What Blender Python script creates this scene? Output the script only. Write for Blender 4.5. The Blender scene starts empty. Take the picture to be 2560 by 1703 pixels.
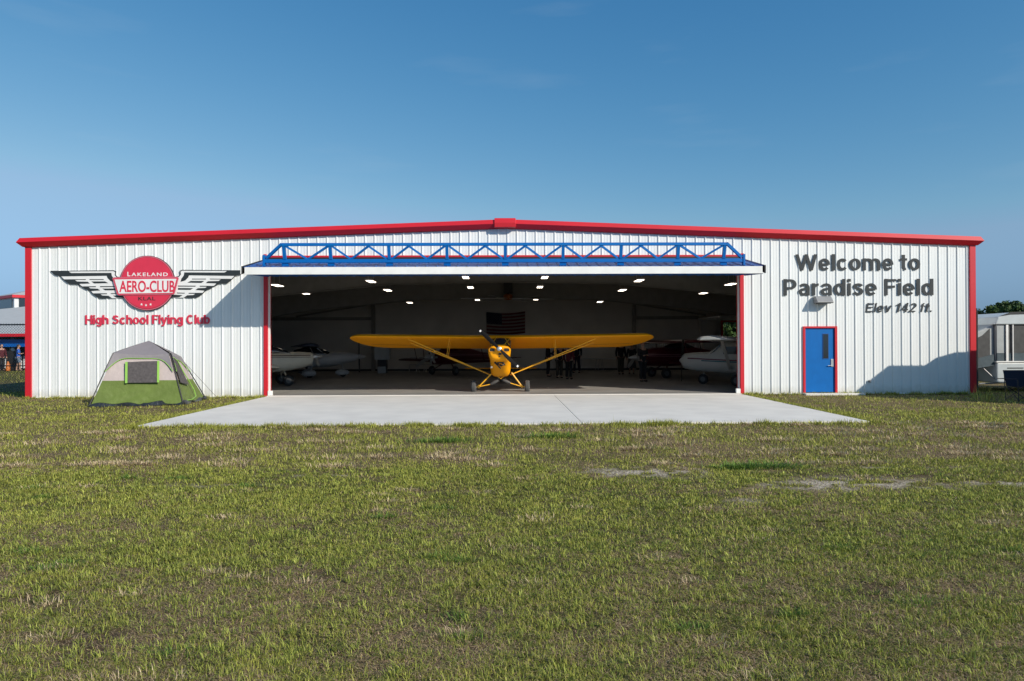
import bpy, bmesh, math, random
import numpy as np
from mathutils import Vector, Matrix, Euler
random.seed(7); RNG = np.random.default_rng(11)
S = bpy.context.scene; COL = S.collection
PI = math.pi

# ---------------------------------------------------------------- camera
F = 1707.0; CAMZ = 1.69; YAW = .0146; PITCH = .0041; ROLL = .0038
CAM = Vector((0, 0, CAMZ))
fwd = Vector((math.sin(YAW)*math.cos(PITCH), math.cos(YAW)*math.cos(PITCH), math.sin(PITCH)))
r0 = Vector((math.cos(YAW), -math.sin(YAW), 0)); u0 = r0.cross(fwd)
RV = r0*math.cos(ROLL) - u0*math.sin(ROLL); UV = u0*math.cos(ROLL) + r0*math.sin(ROLL)
cd = bpy.data.cameras.new('camera'); cd.lens = 36*F/2560; cd.sensor_width = 36
cd.clip_end = 3000; cd.clip_start = .1
co = bpy.data.objects.new('camera', cd); COL.objects.link(co)
M = Matrix((RV, UV, -fwd)).transposed().to_4x4(); M.translation = CAM
co.matrix_world = M; S.camera = co
def at(px, py, Y):
    """world point at world depth Y seen at photo pixel (px, py): used to measure the place from the photograph"""
    d = fwd + RV*((px-1280)/F) + UV*((851.5-py)/F)
    return CAM + d*(Y/d.y)

# ---------------------------------------------------------------- materials
def ramp(nt, fac, c0, c1, p0=0., p1=1.):
    r = nt.nodes.new('ShaderNodeValToRGB'); nt.links.new(fac, r.inputs[0])
    r.color_ramp.elements[0].color = (*c0, 1); r.color_ramp.elements[1].color = (*c1, 1)
    r.color_ramp.elements[0].position = p0; r.color_ramp.elements[1].position = p1
    return r.outputs[0]
def mat(name, col, rough=.5, metal=0., var=.06, nscale=3., bump=0., bscale=30., spec=.5, emit=0., coat=0., stretch=None):
    m = bpy.data.materials.new(name); m.use_nodes = True; nt = m.node_tree
    b = nt.nodes['Principled BSDF']
    b.inputs['Roughness'].default_value = rough; b.inputs['Metallic'].default_value = metal
    b.inputs['Specular IOR Level'].default_value = spec
    b.inputs['Coat Weight'].default_value = coat
    tc = nt.nodes.new('ShaderNodeTexCoord'); mp = nt.nodes.new('ShaderNodeMapping')
    nt.links.new(tc.outputs['Object'], mp.inputs[0])
    if stretch: mp.inputs['Scale'].default_value = stretch
    n = nt.nodes.new('ShaderNodeTexNoise'); n.inputs['Scale'].default_value = nscale; n.inputs['Detail'].default_value = 6
    nt.links.new(mp.outputs[0], n.inputs[0])
    lo = tuple(max(0, c*(1-var)) for c in col); hi = tuple(min(1, c*(1+var)) for c in col)
    nt.links.new(ramp(nt, n.outputs[0], lo, hi, .3, .7), b.inputs['Base Color'])
    if bump:
        n2 = nt.nodes.new('ShaderNodeTexNoise'); n2.inputs['Scale'].default_value = bscale
        nt.links.new(mp.outputs[0], n2.inputs[0])
        bp = nt.nodes.new('ShaderNodeBump'); bp.inputs['Strength'].default_value = bump; bp.inputs['Distance'].default_value = .02 if bscale > 8 else .035
        nt.links.new(n2.outputs[0], bp.inputs['Height']); nt.links.new(bp.outputs[0], b.inputs['Normal'])
    if emit:
        b.inputs['Emission Color'].default_value = (1, .86, .7, 1); b.inputs['Emission Strength'].default_value = emit
    return m
WHITE = mat('white_wall_steel', (.76, .77, .76), .42, var=.035, nscale=1.2, stretch=(1, 1, .12))
def wall_dirt(m):
    """rain splash dirt along the foot of the sheets and faint vertical water marks"""
    nt = m.node_tree; b = nt.nodes['Principled BSDF']; src = b.inputs['Base Color'].links[0].from_socket
    geo = nt.nodes.new('ShaderNodeNewGeometry'); sep = nt.nodes.new('ShaderNodeSeparateXYZ'); nt.links.new(geo.outputs['Position'], sep.inputs[0])
    n = nt.nodes.new('ShaderNodeTexNoise'); n.inputs['Scale'].default_value = 5; n.inputs['Detail'].default_value = 5; nt.links.new(geo.outputs['Position'], n.inputs[0])
    a = nt.nodes.new('ShaderNodeMath'); a.operation = 'MULTIPLY_ADD'; nt.links.new(n.outputs[0], a.inputs[0]); a.inputs[1].default_value = -.35
    nt.links.new(sep.outputs[2], a.inputs[2])
    mr = nt.nodes.new('ShaderNodeMapRange'); nt.links.new(a.outputs[0], mr.inputs[0]); mr.inputs[1].default_value = -.15; mr.inputs[2].default_value = .12
    mr.inputs[3].default_value = .55; mr.inputs[4].default_value = 0
    mx = nt.nodes.new('ShaderNodeMix'); mx.data_type = 'RGBA'; nt.links.new(mr.outputs[0], mx.inputs[0])
    nt.links.new(src, mx.inputs[6]); mx.inputs[7].default_value = (.42, .38, .30, 1)
    nt.links.new(mx.outputs[2], b.inputs['Base Color'])
wall_dirt(WHITE)
WTRIM = mat('white_trim', (.78, .77, .74), .4)
RED = mat('red_trim_steel', (.56, .013, .024), .42, nscale=1.)
SRED = mat('sign_red', (.66, .035, .075), .45)
DRED = mat('sign_dark_red', (.30, .01, .02), .5)
PRED = mat('sign_pale_red', (.58, .13, .18), .5)
SBLK = mat('sign_charcoal', (.025, .03, .032), .5)
SGREY = mat('letter_charcoal', (.026, .031, .034), .7)
SWHT = mat('sign_white', (.78, .77, .76), .5)
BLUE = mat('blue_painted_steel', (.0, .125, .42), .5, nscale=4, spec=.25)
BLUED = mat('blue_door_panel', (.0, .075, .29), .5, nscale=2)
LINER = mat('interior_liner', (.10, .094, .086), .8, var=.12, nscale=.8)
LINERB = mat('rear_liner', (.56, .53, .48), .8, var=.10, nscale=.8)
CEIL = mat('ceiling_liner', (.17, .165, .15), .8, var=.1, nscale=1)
RAFT = mat('rafter_steel', (.24, .23, .21), .7, var=.1)
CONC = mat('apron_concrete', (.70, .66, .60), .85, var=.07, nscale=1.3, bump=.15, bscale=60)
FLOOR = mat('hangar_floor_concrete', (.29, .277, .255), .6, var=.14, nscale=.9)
DARK = mat('dark_steel', (.02, .02, .02), .5)
RUB = mat('tyre_rubber', (.02, .02, .02), .8)
GLASS = mat('dark_glass', (.02, .025, .03), .08, spec=.8)
YEL = mat('yellow_fabric_paint', (.88, .35, .001), .45, var=.05, nscale=2, spec=.3)
YEL2 = mat('yellow_tube_paint', (.85, .42, .02), .35)
SILV = mat('brushed_silver', (.55, .55, .54), .35, metal=.7)
GREYM = mat('grey_metal', (.30, .30, .30), .5, metal=.3)
BOOT = mat('dark_leather_boot', (.07, .065, .06), .6)
BLKP = mat('black_blade_paint', (.006, .006, .007), .7, spec=.12)
CREAM = mat('cream_paint', (.66, .60, .47), .35, var=.08)
BRN = mat('brown_stripe', (.12, .05, .02), .4)
LSAW = mat('white_composite', (.42, .42, .42), .4)
NAVY = mat('navy_paint', (.01, .015, .04), .4)
MAR = mat('maroon_paint', (.07, .006, .012), .3)
PINK = mat('pale_stripe', (.30, .18, .2), .4)
CESS = mat('grey_white_paint', (.46, .46, .43), .4)
TEAL = mat('teal_stripe', (.01, .10, .13), .4)
BURG = mat('burgundy_stripe', (.12, .01, .03), .4)
ORNG = mat('orange_housing', (.5, .14, .02), .5)
SKIN = mat('skin', (.42, .24, .17), .6)
CGREY = mat('caster_grey', (.4, .42, .42), .5)

# ---------------------------------------------------------------- mesh builder
class MB:
    def __init__(s): s.v = []; s.f = []; s.mi = []
    def add(s, vs, fs, mi=0):
        b = len(s.v); s.v += [tuple(v) for v in vs]
        for f in fs: s.f.append(tuple(b+i for i in f)); s.mi.append(mi)
        return s
    def box(s, x0, x1, y0, y1, z0, z1, mi=0, T=None):
        vs = [Vector((x, y, z)) for z in (z0, z1) for y in (y0, y1) for x in (x0, x1)]
        if T: vs = [T @ v for v in vs]
        return s.add(vs, [(0,2,3,1), (4,5,7,6), (0,1,5,4), (2,6,7,3), (0,4,6,2), (1,3,7,5)], mi)
    def bar(s, a, b, w, h, mi=0, up=(0,0,1)):
        a = Vector(a); b = Vector(b); d = (b-a).normalized(); u = Vector(up)
        x = d.cross(u)
        if x.length < 1e-4: x = d.cross(Vector((0,1,0)))
        x.normalize(); u = x.cross(d)
        vs = [p + x*i*w/2 + u*j*h/2 for p in (a, b) for i, j in ((-1,-1), (1,-1), (1,1), (-1,1))]
        return s.add(vs, [(0,1,2,3), (7,6,5,4), (0,4,5,1), (1,5,6,2), (2,6,7,3), (3,7,4,0)], mi)
    def tube(s, pts, r, n=8, mi=0, cap=True):
        pts = [Vector(p) for p in pts]
        rr = r if isinstance(r, (list, tuple)) else [r]*len(pts)
        rings = []
        for i, p in enumerate(pts):
            d = (pts[min(i+1, len(pts)-1)] - pts[max(i-1, 0)]).normalized()
            a = d.cross(Vector((0,0,1)) if abs(d.z) < .95 else Vector((0,1,0))).normalized(); b = d.cross(a)
            rings.append([p + (a*math.cos(t) + b*math.sin(t))*rr[i] for t in [2*PI*k/n for k in range(n)]])
        return s.rings(rings, mi, cap)
    def rings(s, R, mi=0, cap=True, closed=True):
        n = len(R[0]); vs = [v for r in R for v in r]; fs = []
        for i in range(len(R)-1):
            for k in range(n if closed else n-1):
                fs.append((i*n+k, i*n+(k+1) % n, (i+1)*n+(k+1) % n, (i+1)*n+k))
        if cap: fs += [tuple(reversed(range(n))), tuple((len(R)-1)*n+k for k in range(n))]
        return s.add(vs, fs, mi)
    def prism(s, poly, fn0, fn1, mi=0):
        """poly: 2-D outline; fn0 / fn1 map (a, b) to the two faces"""
        n = len(poly); vs = [fn0(*p) for p in poly] + [fn1(*p) for p in poly]
        fs = [tuple(range(n)), tuple(reversed(range(n, 2*n)))] + [(i, (i+1) % n, n+(i+1) % n, n+i) for i in range(n)]
        return s.add(vs, fs, mi)
    def ell(s, c, rx, ry, rz, nu=12, nv=8, mi=0, T=None):
        R = []
        for j in range(1, nv):
            t = PI*j/nv
            R.append([Vector((c[0]+rx*math.sin(t)*math.cos(a), c[1]+ry*math.sin(t)*math.sin(a), c[2]+rz*math.cos(t))) for a in [2*PI*k/nu for k in range(nu)]])
        if T: R = [[T @ v for v in r] for r in R]
        b = len(s.v); s.rings(R, mi, True); return s
    def lathe(s, c, axis, prof, n=20, mi=0):
        """prof: list of (t along axis, radius)"""
        ax = Vector(axis).normalized(); c = Vector(c)
        a = ax.cross(Vector((0,0,1)) if abs(ax.z) < .9 else Vector((1,0,0))).normalized(); b = ax.cross(a)
        R = [[c + ax*t + (a*math.cos(k*2*PI/n) + b*math.sin(k*2*PI/n))*r for k in range(n)] for t, r in prof]
        return s.rings(R, mi, True)
    def build(s, name, m, parent=None, smooth=False, bevel=0., solid=0., sub=0):
        me = bpy.data.meshes.new(name); me.from_pydata(s.v, [], s.f)
        ms = m if isinstance(m, (list, tuple)) else [m]
        for q in ms: me.materials.append(q)
        me.polygons.foreach_set('material_index', s.mi)
        bm = bmesh.new(); bm.from_mesh(me); bmesh.ops.recalc_face_normals(bm, faces=bm.faces); bm.to_mesh(me); bm.free()
        if smooth:
            me.polygons.foreach_set('use_smooth', [True]*len(me.polygons))
        o = bpy.data.objects.new(name, me); COL.objects.link(o)
        if parent is None:
            xs = np.array(s.v); base = Vector(((xs[:,0].min()+xs[:,0].max())/2, (xs[:,1].min()+xs[:,1].max())/2, xs[:,2].min()))
            me.transform(Matrix.Translation(-base)); o.location = base
        else: attach(o, parent)
        if solid: q = o.modifiers.new('s', 'SOLIDIFY'); q.thickness = solid; q.offset = 0
        if bevel: q = o.modifiers.new('b', 'BEVEL'); q.width = bevel; q.segments = 2; q.limit_method = 'ANGLE'
        if sub: q = o.modifiers.new('u', 'SUBSURF'); q.levels = q.render_levels = sub
        if smooth and not sub: 
            e = o.modifiers.new('e', 'EDGE_SPLIT'); e.split_angle = math.radians(38)
        return o
BASE = {}
def attach(o, parent):
    o.parent = parent
    b = BASE.get(parent.name)
    if b is not None: o.matrix_parent_inverse = b.inverted()
    BASE.setdefault(o.name, None)
def thing(name, label, cat, loc, group=None, rz=0, local=False):
    """Empty at the base of a thing; its parts are written in world coordinates (local=True: in its own)"""
    o = bpy.data.objects.new(name, None); COL.objects.link(o); o.empty_display_size = .2
    o.location = loc; o.rotation_euler = (0, 0, rz); o['label'] = label; o['category'] = cat
    if group: o['group'] = group
    if not local: BASE[o.name] = Matrix.Translation(loc) @ Matrix.Rotation(rz, 4, 'Z')
    return o
def tag(o, label, cat, group=None, kind=None):
    o['label'] = label; o['category'] = cat
    if group: o['group'] = group
    if kind: o['kind'] = kind
    return o
KIDS = {}
def dup(root, loc, rz=None, label=None, scale=None):
    r = root.copy(); COL.objects.link(r); r.location = loc
    if rz is not None: r.rotation_euler = (0, 0, rz)
    if scale: r.scale = scale
    if label: r['label'] = label
    if root.name not in KIDS:
        KIDS[root.name] = [(c, list(c.children)) for c in root.children]
    for c, gs in KIDS[root.name]:
        d = c.copy(); COL.objects.link(d); d.parent = r
        for g in gs:
            e = g.copy(); COL.objects.link(e); e.parent = d
    return r

# ================================================================ THE HANGAR
CX = .11; HW = 15.24; Y0 = 22.0; YB = 41.6
XL, XR = CX-HW, CX+HW
OL, OR, OH = -7.50, 7.70, 4.47
def wtop(x): return 4.86 + .58*(1-abs(x-CX)/HW)
hangar = thing('hangar_building', 'white ribbed steel hangar with red trim and a wide open doorway', 'hangar', (CX, Y0, 0))
PITCHR = .3048; PH = 8.115
def ribpts(xa, xb):
    pts = []
    k0 = int(math.floor((xa-PH)/PITCHR))-1; k1 = int(math.ceil((xb-PH)/PITCHR))+1
    for k in range(k0, k1+1):
        c = PH + k*PITCHR
        pts += [(c-.030, 0), (c-.012, .027), (c+.012, .027), (c+.030, 0)]
        for m in (.102, .203):
            pts += [(c+m-.019, 0), (c+m-.009, .003), (c+m+.009, .003), (c+m+.019, 0)]
    def h(x):
        for (a, ha), (b, hb) in zip(pts, pts[1:]):
            if a <= x <= b: return ha + (hb-ha)*(x-a)/(b-a)
        return 0
    return [(xa, h(xa))] + [p for p in pts if xa < p[0] < xb] + [(xb, h(xb))]
def ribwall(mb, xa, xb, zb, zt, y=Y0):
    P = ribpts(xa, xb)
    vs = []; fs = []
    for x, h in P: vs += [(x, y-h, zb), (x, y-h, zt(x) if callable(zt) else zt)]
    for i in range(len(P)-1): fs.append((2*i, 2*i+2, 2*i+3, 2*i+1))
    mb.add(vs, fs)
DL, DR, DT = at(2007, 900, Y0).x, at(2092, 900, Y0).x, at(2050, 816, Y0).z
w = MB()
ribwall(w, XL, OL-.10, .0, wtop); ribwall(w, OL-.10, OR+.10, OH+.04, wtop)
ribwall(w, OR+.10, DL, .0, wtop); ribwall(w, DL, DR, DT, wtop); ribwall(w, DR, XR, .0, wtop)
w.build('front_wall', WHITE, hangar)
# inner side of the front wall
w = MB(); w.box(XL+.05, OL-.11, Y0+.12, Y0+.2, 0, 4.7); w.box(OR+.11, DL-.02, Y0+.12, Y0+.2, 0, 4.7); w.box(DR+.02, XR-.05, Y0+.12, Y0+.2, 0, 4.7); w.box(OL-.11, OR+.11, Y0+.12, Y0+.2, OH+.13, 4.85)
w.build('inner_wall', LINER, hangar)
# side and rear walls
for nm, xx, sg in (('side_wall', XL, -1), ('side_wall', XR, 1)):
    w = MB(); P = ribpts(Y0, YB); vs = []; fs = []
    for y, h in P: vs += [(xx+sg*h, y, 0), (xx+sg*h, y, 4.84)]
    for i in range(len(P)-1): fs.append((2*i, 2*i+2, 2*i+3, 2*i+1))
    w.add(vs, fs); w.build(nm, WHITE, hangar)
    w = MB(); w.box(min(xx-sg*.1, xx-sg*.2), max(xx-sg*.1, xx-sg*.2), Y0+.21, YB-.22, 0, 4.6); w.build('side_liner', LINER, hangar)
RX0, RX1, RZ = 13.45, 14.95, 2.93       # small opening in the rear wall
w = MB(); yy0, yy1 = YB-.2, YB-.02
w.box(XL+.03, RX0, yy0, yy1, 0, 4.85); w.box(RX1, XR-.03, yy0, yy1, 0, 4.85); w.box(RX0, RX1, yy0, yy1, RZ, 4.85)
w.prism([(XL+.03, 4.85), (CX, 5.42), (XR-.03, 4.85)], lambda a, b: (a, yy0, b), lambda a, b: (a, yy1, b))
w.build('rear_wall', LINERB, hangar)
w = MB(); w.box(RX0-.12, RX0, yy0-.06, yy1+.02, 0, RZ+.1); w.box(RX1, RX1+.12, yy0-.06, yy1+.02, 0, RZ+.1); w.box(RX0, RX1, yy0-.06, yy1+.02, RZ, RZ+.1)
w.build('rear_door_frame', RED, hangar)
w = MB(); w.box(11.9, 15.05, 37.0, YB-.3, 3.1, 3.16); 
for k in range(5): w.box(11.9, 15.05, 37.1+k*1.0, 37.2+k*1.0, 3.03, 3.099)
w.build('overhead_door', WTRIM, hangar)
# roof sheets and ceiling
w = MB()
for sg in (-1, 1):
    xe = CX+sg*(HW+.05)
    w.prism([(xe, 5.0), (CX, 5.6), (CX, 5.56), (xe, 4.96)], lambda a, b: (a, Y0-.1, b), lambda a, b: (a, YB+.1, b))
w.build('roof', WHITE, hangar)
w = MB()
for sg in (-1, 1):
    xe = CX+sg*(HW-.08)
    w.prism([(xe, 4.66), (CX, 5.24), (CX, 5.28), (xe, 4.70)], lambda a, b: (a, Y0+.21, b), lambda a, b: (a, YB-.21, b))
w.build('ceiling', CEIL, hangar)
w = MB()
for k in range(13):
    x = CX-14.4+k*2.4
    z = 4.65+.58*(1-abs(x-CX)/HW)
    if abs(x-CX) > .3: w.box(x-.04, x+.04, Y0+.25, YB-.25, z-.18, z-.01)
w.build('purlin', RAFT, hangar)
def rafter(y, dz, cols=True):
    w = MB()
    bot = [(-14.9, 0), (-14.45, 0), (-13.9, 3.0+dz), (-9.6, 3.66+dz), (-4.6, 4.14+dz), (0, 4.22+dz), (4.6, 4.14+dz), (9.6, 3.66+dz), (13.9, 3.0+dz), (14.45, 0), (14.9, 0)]
    top = [(14.9, 4.62), (0, 5.19), (-14.9, 4.62)]
    poly = [(CX+a, b) for a, b in bot+top]
    w.prism(poly, lambda a, b: (a, y-.01, b), lambda a, b: (a, y+.01, b))
    for (a, za), (b, zb) in zip(bot[1:-2], bot[2:-1]):
        w.bar((CX+a, y, za), (CX+b, y, zb), .2, .02)
    return w.build('rafter', RAFT, hangar)
rafter(28.2, 0); rafter(34.3, -.28)
# rear wall frame: columns, girts
for x in (-7.75, 8.0):
    w = MB(); w.box(x-.1, x+.1, YB-.48, YB-.21, 0, 4.75); w.build('rear_column', RAFT, hangar)
w = MB()
w.prism([(11.9, 3.0), (12.9, 3.0), (12.75, 0), (12.35, 0)], lambda a, b: (a, YB-.7, b), lambda a, b: (a, YB-.22, b))
w.build('rear_column', LINERB, hangar)
for xa, xb in ((8.1, 11.95), (12.9, 15.2), (-15, -7.85)):
    w = MB(); w.box(xa, xb, YB-.32, YB-.21, 3.12, 3.3); w.build('girt', RAFT, hangar)
for sg in (1, -1):
    w = MB(); w.bar((sg*8.1, YB-.27, 4.05), (sg*12.4, YB-.27, 3.35), .08, .1); w.build('girt_brace', RAFT, hangar)
w = MB(); w.box(XL+.02, XR-.02, YB-.26, YB-.21, .0, .16); w.build('skirting', DARK, hangar)
w = MB()
for k in range(38): w.box(8.2+k*.125, 8.26+k*.125, YB-.30, YB-.215, 1.35, 1.78)
w.box(8.15, 13.0, YB-.32, YB-.30, 1.76, 1.80); w.build('louvre_panel', WTRIM, hangar)
# floor
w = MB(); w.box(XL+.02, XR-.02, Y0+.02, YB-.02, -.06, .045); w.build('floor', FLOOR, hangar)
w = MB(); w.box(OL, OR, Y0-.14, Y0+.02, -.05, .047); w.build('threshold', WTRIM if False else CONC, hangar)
w = MB(); w.box(OL, OR, Y0+.16, Y0+.19, .0455, .049); w.box(OL, OR, Y0+.62, Y0+.635, .0455, .048); w.build('floor_joint', DARK, hangar)

# rake trim / gutter profile (out, z)
prof = [(0, .0), (.15, 0), (.22, -.145), (.10, -.27), (0, -.27)]
ZC, ZR = 5.085, 5.665
for sg, nm in ((-1, 'rake_trim'), (1, 'rake_trim')):
    xc = CX+sg*HW
    w = MB(); w.rings([[(xc+sg*o, Y0-o, ZC+z) for o, z in prof], [(CX+sg*.33, Y0-o, ZR+z-.013) for o, z in prof]])
    w.build(nm, RED, hangar)
    w = MB(); w.rings([[(xc+sg*o, Y0-o, ZC+z) for o, z in prof], [(xc+sg*o, YB+.1, ZC+z) for o, z in prof]]); w.build('gutter', RED, hangar)
w = MB(); pr = [(0, .03), (.19, .03), (.26, -.13), (.245, -.27), (0, -.285)]
w.rings([[(CX+sx, Y0-o, ZR+z) for o, z in pr] for sx in (-.34, .34)]); w.build('ridge_cap', RED, hangar, bevel=.008)
# soffit strip under the rake (red lip) and white sawtooth closure
w = MB()
for sg in (-1, 1):
    xe = CX+sg*HW
    w.prism([(xe, 4.80), (CX, 5.38), (CX, 5.44), (xe, 4.86)], lambda a, b: (a, Y0-.055, b), lambda a, b: (a, Y0+.02, b))
w.build('rake_flashing', RED, hangar)
# corner trim
for sg in (-1, 1):
    xc = CX+sg*HW
    w = MB(); a, b = sorted((xc-sg*.14, xc+sg*.05)); w.box(a, b, Y0-.05, Y0+.0, 0, 4.81)
    a, b = sorted((xc+sg*.02, xc+sg*.05)); w.box(a, b, Y0+.001, Y0+.13, 0, 4.81)
    w.build('corner_trim', RED, hangar, bevel=.006)
for xa, xb in ((XL+.15, OL-.13), (OR+.13, DL-.08), (DR+.08, XR-.15)):
    w = MB(); w.box(xa, xb, Y0-.042, Y0+.0, .0, .035); w.build('base_trim', WTRIM, hangar)
# doorway trim
w = MB(); w.box(OL-.12, OL-.03, Y0-.06, Y0-.002, 0, OH+.1); w.box(OL-.03, OL-.0, Y0-.06, Y0+.30, 0, OH); w.build('door_jamb', RED, hangar)
w = MB(); w.box(OR+.03, OR+.12, Y0-.06, Y0-.002, 0, OH+.1); w.box(OR+.0, OR+.03, Y0-.06, Y0+.30, 0, OH); w.build('door_jamb', RED, hangar)
w = MB(); w.box(OL, OR, Y0-.05, Y0+.3, OH, OH+.055); w.build('door_header', RED, hangar)
for x0, x1 in ((OL+.001, OL+.045), (OR-.045, OR-.001)):
    w = MB(); w.box(x0, x1, Y0+.02, Y0+.10, .05, OH-.01); w.build('door_guide', WTRIM, hangar)
for x0, x1 in ((OL+.01, OL+.15), (OR-.15, OR-.01)):
    w = MB(); w.box(x0, x1, Y0-.08, Y0+.015, .05, .20); w.build('guide_foot', WTRIM, hangar, bevel=.01)

# ---------------------------------------------------------------- the bifold door
HY, HZ = Y0-.12, 4.345; FY, FZ = 20.22, 3.955
DX0, DX1 = -7.66, 7.85
def pz(y): return HZ + (FZ-HZ)*(HY-y)/(HY-FY)
w = MB(); P = ribpts(DX0+.03, DX1-.03); vs = []; fs = []
for x, h in P: vs += [(x, FY+.02, FZ+h+.002), (x, HY, HZ+h)]
for i in range(len(P)-1): fs.append((2*i, 2*i+1, 2*i+3, 2*i+2))
w.add(vs, fs)
w.add([(DX0+.03, FY+.02, FZ-.05), (DX1-.03, FY+.02, FZ-.05), (DX1-.03, HY, HZ-.05), (DX0+.03, HY, HZ-.05)], [(0,1,2,3)])
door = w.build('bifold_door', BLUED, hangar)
w = MB(); w.box(DX0+.09, DX1-.09, FY-.02, FY+.015, 3.745, FZ+.005); w.build('edge_trim', WTRIM, door)
for x0, x1 in ((DX0, DX0+.03), (DX1-.03, DX1)):
    w = MB(); w.prism([(FY-.03, FZ+.03), (HY, HZ+.03), (HY, HZ-.09), (FY-.03, 3.75)], lambda a, b: (x0, a, b), lambda a, b: (x1, a, b)); w.build('end_cap', DARK, door)
for x0, x1 in ((DX0-.025, DX0-.002), (DX1+.002, DX1+.025)):
    w = MB(); w.box(x0, x1, FY-.04, FY-.01, 3.76, FZ+.05); w.build('edge_strip', WTRIM, door)
w = MB(); vs = []; fs = []
for x, h in P: vs += [(x, FY+.03, 3.765-h), (x, Y0-.16, 3.86-h)]
for i in range(len(P)-1): fs.append((2*i, 2*i+1, 2*i+3, 2*i+2))
w.add(vs, fs); w.add([(DX0+.03, FY+.03, 3.80), (DX1-.03, FY+.03, 3.80), (DX1-.03, Y0-.16, 3.90), (DX0+.03, Y0-.16, 3.90)], [(0,1,2,3)])
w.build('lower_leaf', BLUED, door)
w = MB(); w.box(OL+.001, OR-.001, HY-.01, Y0-.055, HZ-.05, OH-.012); w.build('leak_block', DARK, door)  # added dark strip, stops sun leaking through the gap above the leaf
# truss
TY = 20.52; LEAN = -.14
def tp(px, py):
    z = at(px, py, TY).z; y = TY + LEAN*(z-4.12)/.6
    return at(px, py, y)
zt = at(1263, 611, TY-.12).z; zb = at(1263, 652, TY).z
xt = lambda px: at(px, 611, TY-.12).x
xb_ = lambda px: at(px, 652, TY).x
yt = TY-.13
w = MB(); w.bar((xt(706), yt, zt), (xt(1815), yt, zt), .09, .085); w.build('truss_chord', BLUE, door)
w = MB(); w.bar((xb_(662), TY, zb), (xb_(1858), TY, zb), .10, .105); w.build('truss_chord', BLUE, door)
verts = [709.5, 825, 972, 1117, 1263, 1408, 1553, 1696, 1811.5]
for v in verts:
    w = MB(); w.bar((xt(v), TY-.02, zb+.05), (xt(v), yt, zt-.04), .09, .085, up=(0, 1, 0)); 
    w.bar((xt(v), TY, zb-.045), (xt(v), TY+.02, pz(TY)+.01), .2, .05, up=(0,1,0))
    w.build('truss_post', BLUE, door)
seq = []
for i in range(8):
    a, b = verts[i]+5, verts[i+1]-5
    n = 2 if i in (0, 7) else 3
    start_top = (i in (0, 7)) or (i % 2 == 1)
    pts = [(a+(b-a)*k/n, start_top ^ (k % 2 == 1)) for k in range(n+1)]
    for (p, t1), (q, t2) in zip(pts, pts[1:]):
        A = Vector((xt(p), yt if t1 else TY-.01, zt-.05 if t1 else zb+.05)); B = Vector((xt(q), yt if t2 else TY-.01, zt-.05 if t2 else zb+.05))
        w = MB(); w.bar(A, B, .06, .06, up=(0, 1, 0)); w.build('truss_brace', BLUE, door)
for a, b, e in ((664, 705, 661), (1856, 1816, 1859)):
    w = MB(); w.bar((xt(a), TY-.02, zb+.09), (xt(b), yt, zt+.02), .08, .09, up=(0,1,0)); w.build('truss_brace', BLUE, door)
    w = MB(); x = xb_(e); w.box(x-.03, x+.03, TY-.07, TY+.07, pz(TY), zb+.18); w.build('truss_end_plate', BLUE, door)

# ---------------------------------------------------------------- side door in the facade
pd = MB()
a = at(2013, 988, Y0).x; b = at(2086.5, 988, Y0).x; zt_ = DT-.06
pd.box(a, b, Y0+.0, Y0+.05, .07, zt_); pdoor = pd.build('personnel_door', BLUE, hangar)
w = MB(); w.box(DL, a-.004, Y0-.05, Y0+.1, .05, DT); w.box(b+.004, DR, Y0-.05, Y0+.1, .05, DT); w.box(a-.004, b+.004, Y0-.05, Y0+.1, zt_+.004, DT)
w.build('frame', RED, pdoor)
wa = at(2057.5, 835.5, Y0-.005); wb = at(2070.5, 896, Y0-.005)
w = MB(); w.box(wa.x-.02, wb.x+.02, Y0-.012, Y0-.002, wb.z-.02, wa.z+.02); w.build('window_rim', BLUED, pdoor)
w = MB(); w.box(wa.x, wb.x, Y0-.016, Y0-.0125, wb.z, wa.z); w.build('window', GLASS, pdoor)
h1 = at(2077, 898, Y0-.01); h2 = at(2083.5, 917, Y0-.01)
w = MB(); w.box(h1.x, h2.x, Y0-.02, Y0-.001, h2.z, h1.z); hp = at(2080, 914, Y0-.04); w.tube([hp, hp+Vector((0, .03, 0))], .018, 10); w.bar(hp, hp+Vector((-.13, 0, -.005)), .02, .018)
w.build('handle', SILV, pdoor, bevel=.003)
for py in (839, 903, 968):
    w = MB(); p = at(2012.5, py, Y0-.01); w.tube([p+Vector((0, 0, -.055)), p+Vector((0, 0, .055))], .012, 8); w.build('hinge', SILV, pdoor)
w = MB(); w.box(DL-.05, DR+.75, Y0-.35, Y0-.045, -.02, .05); w.build('door_sill', CONC, hangar, bevel=.01)

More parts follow.
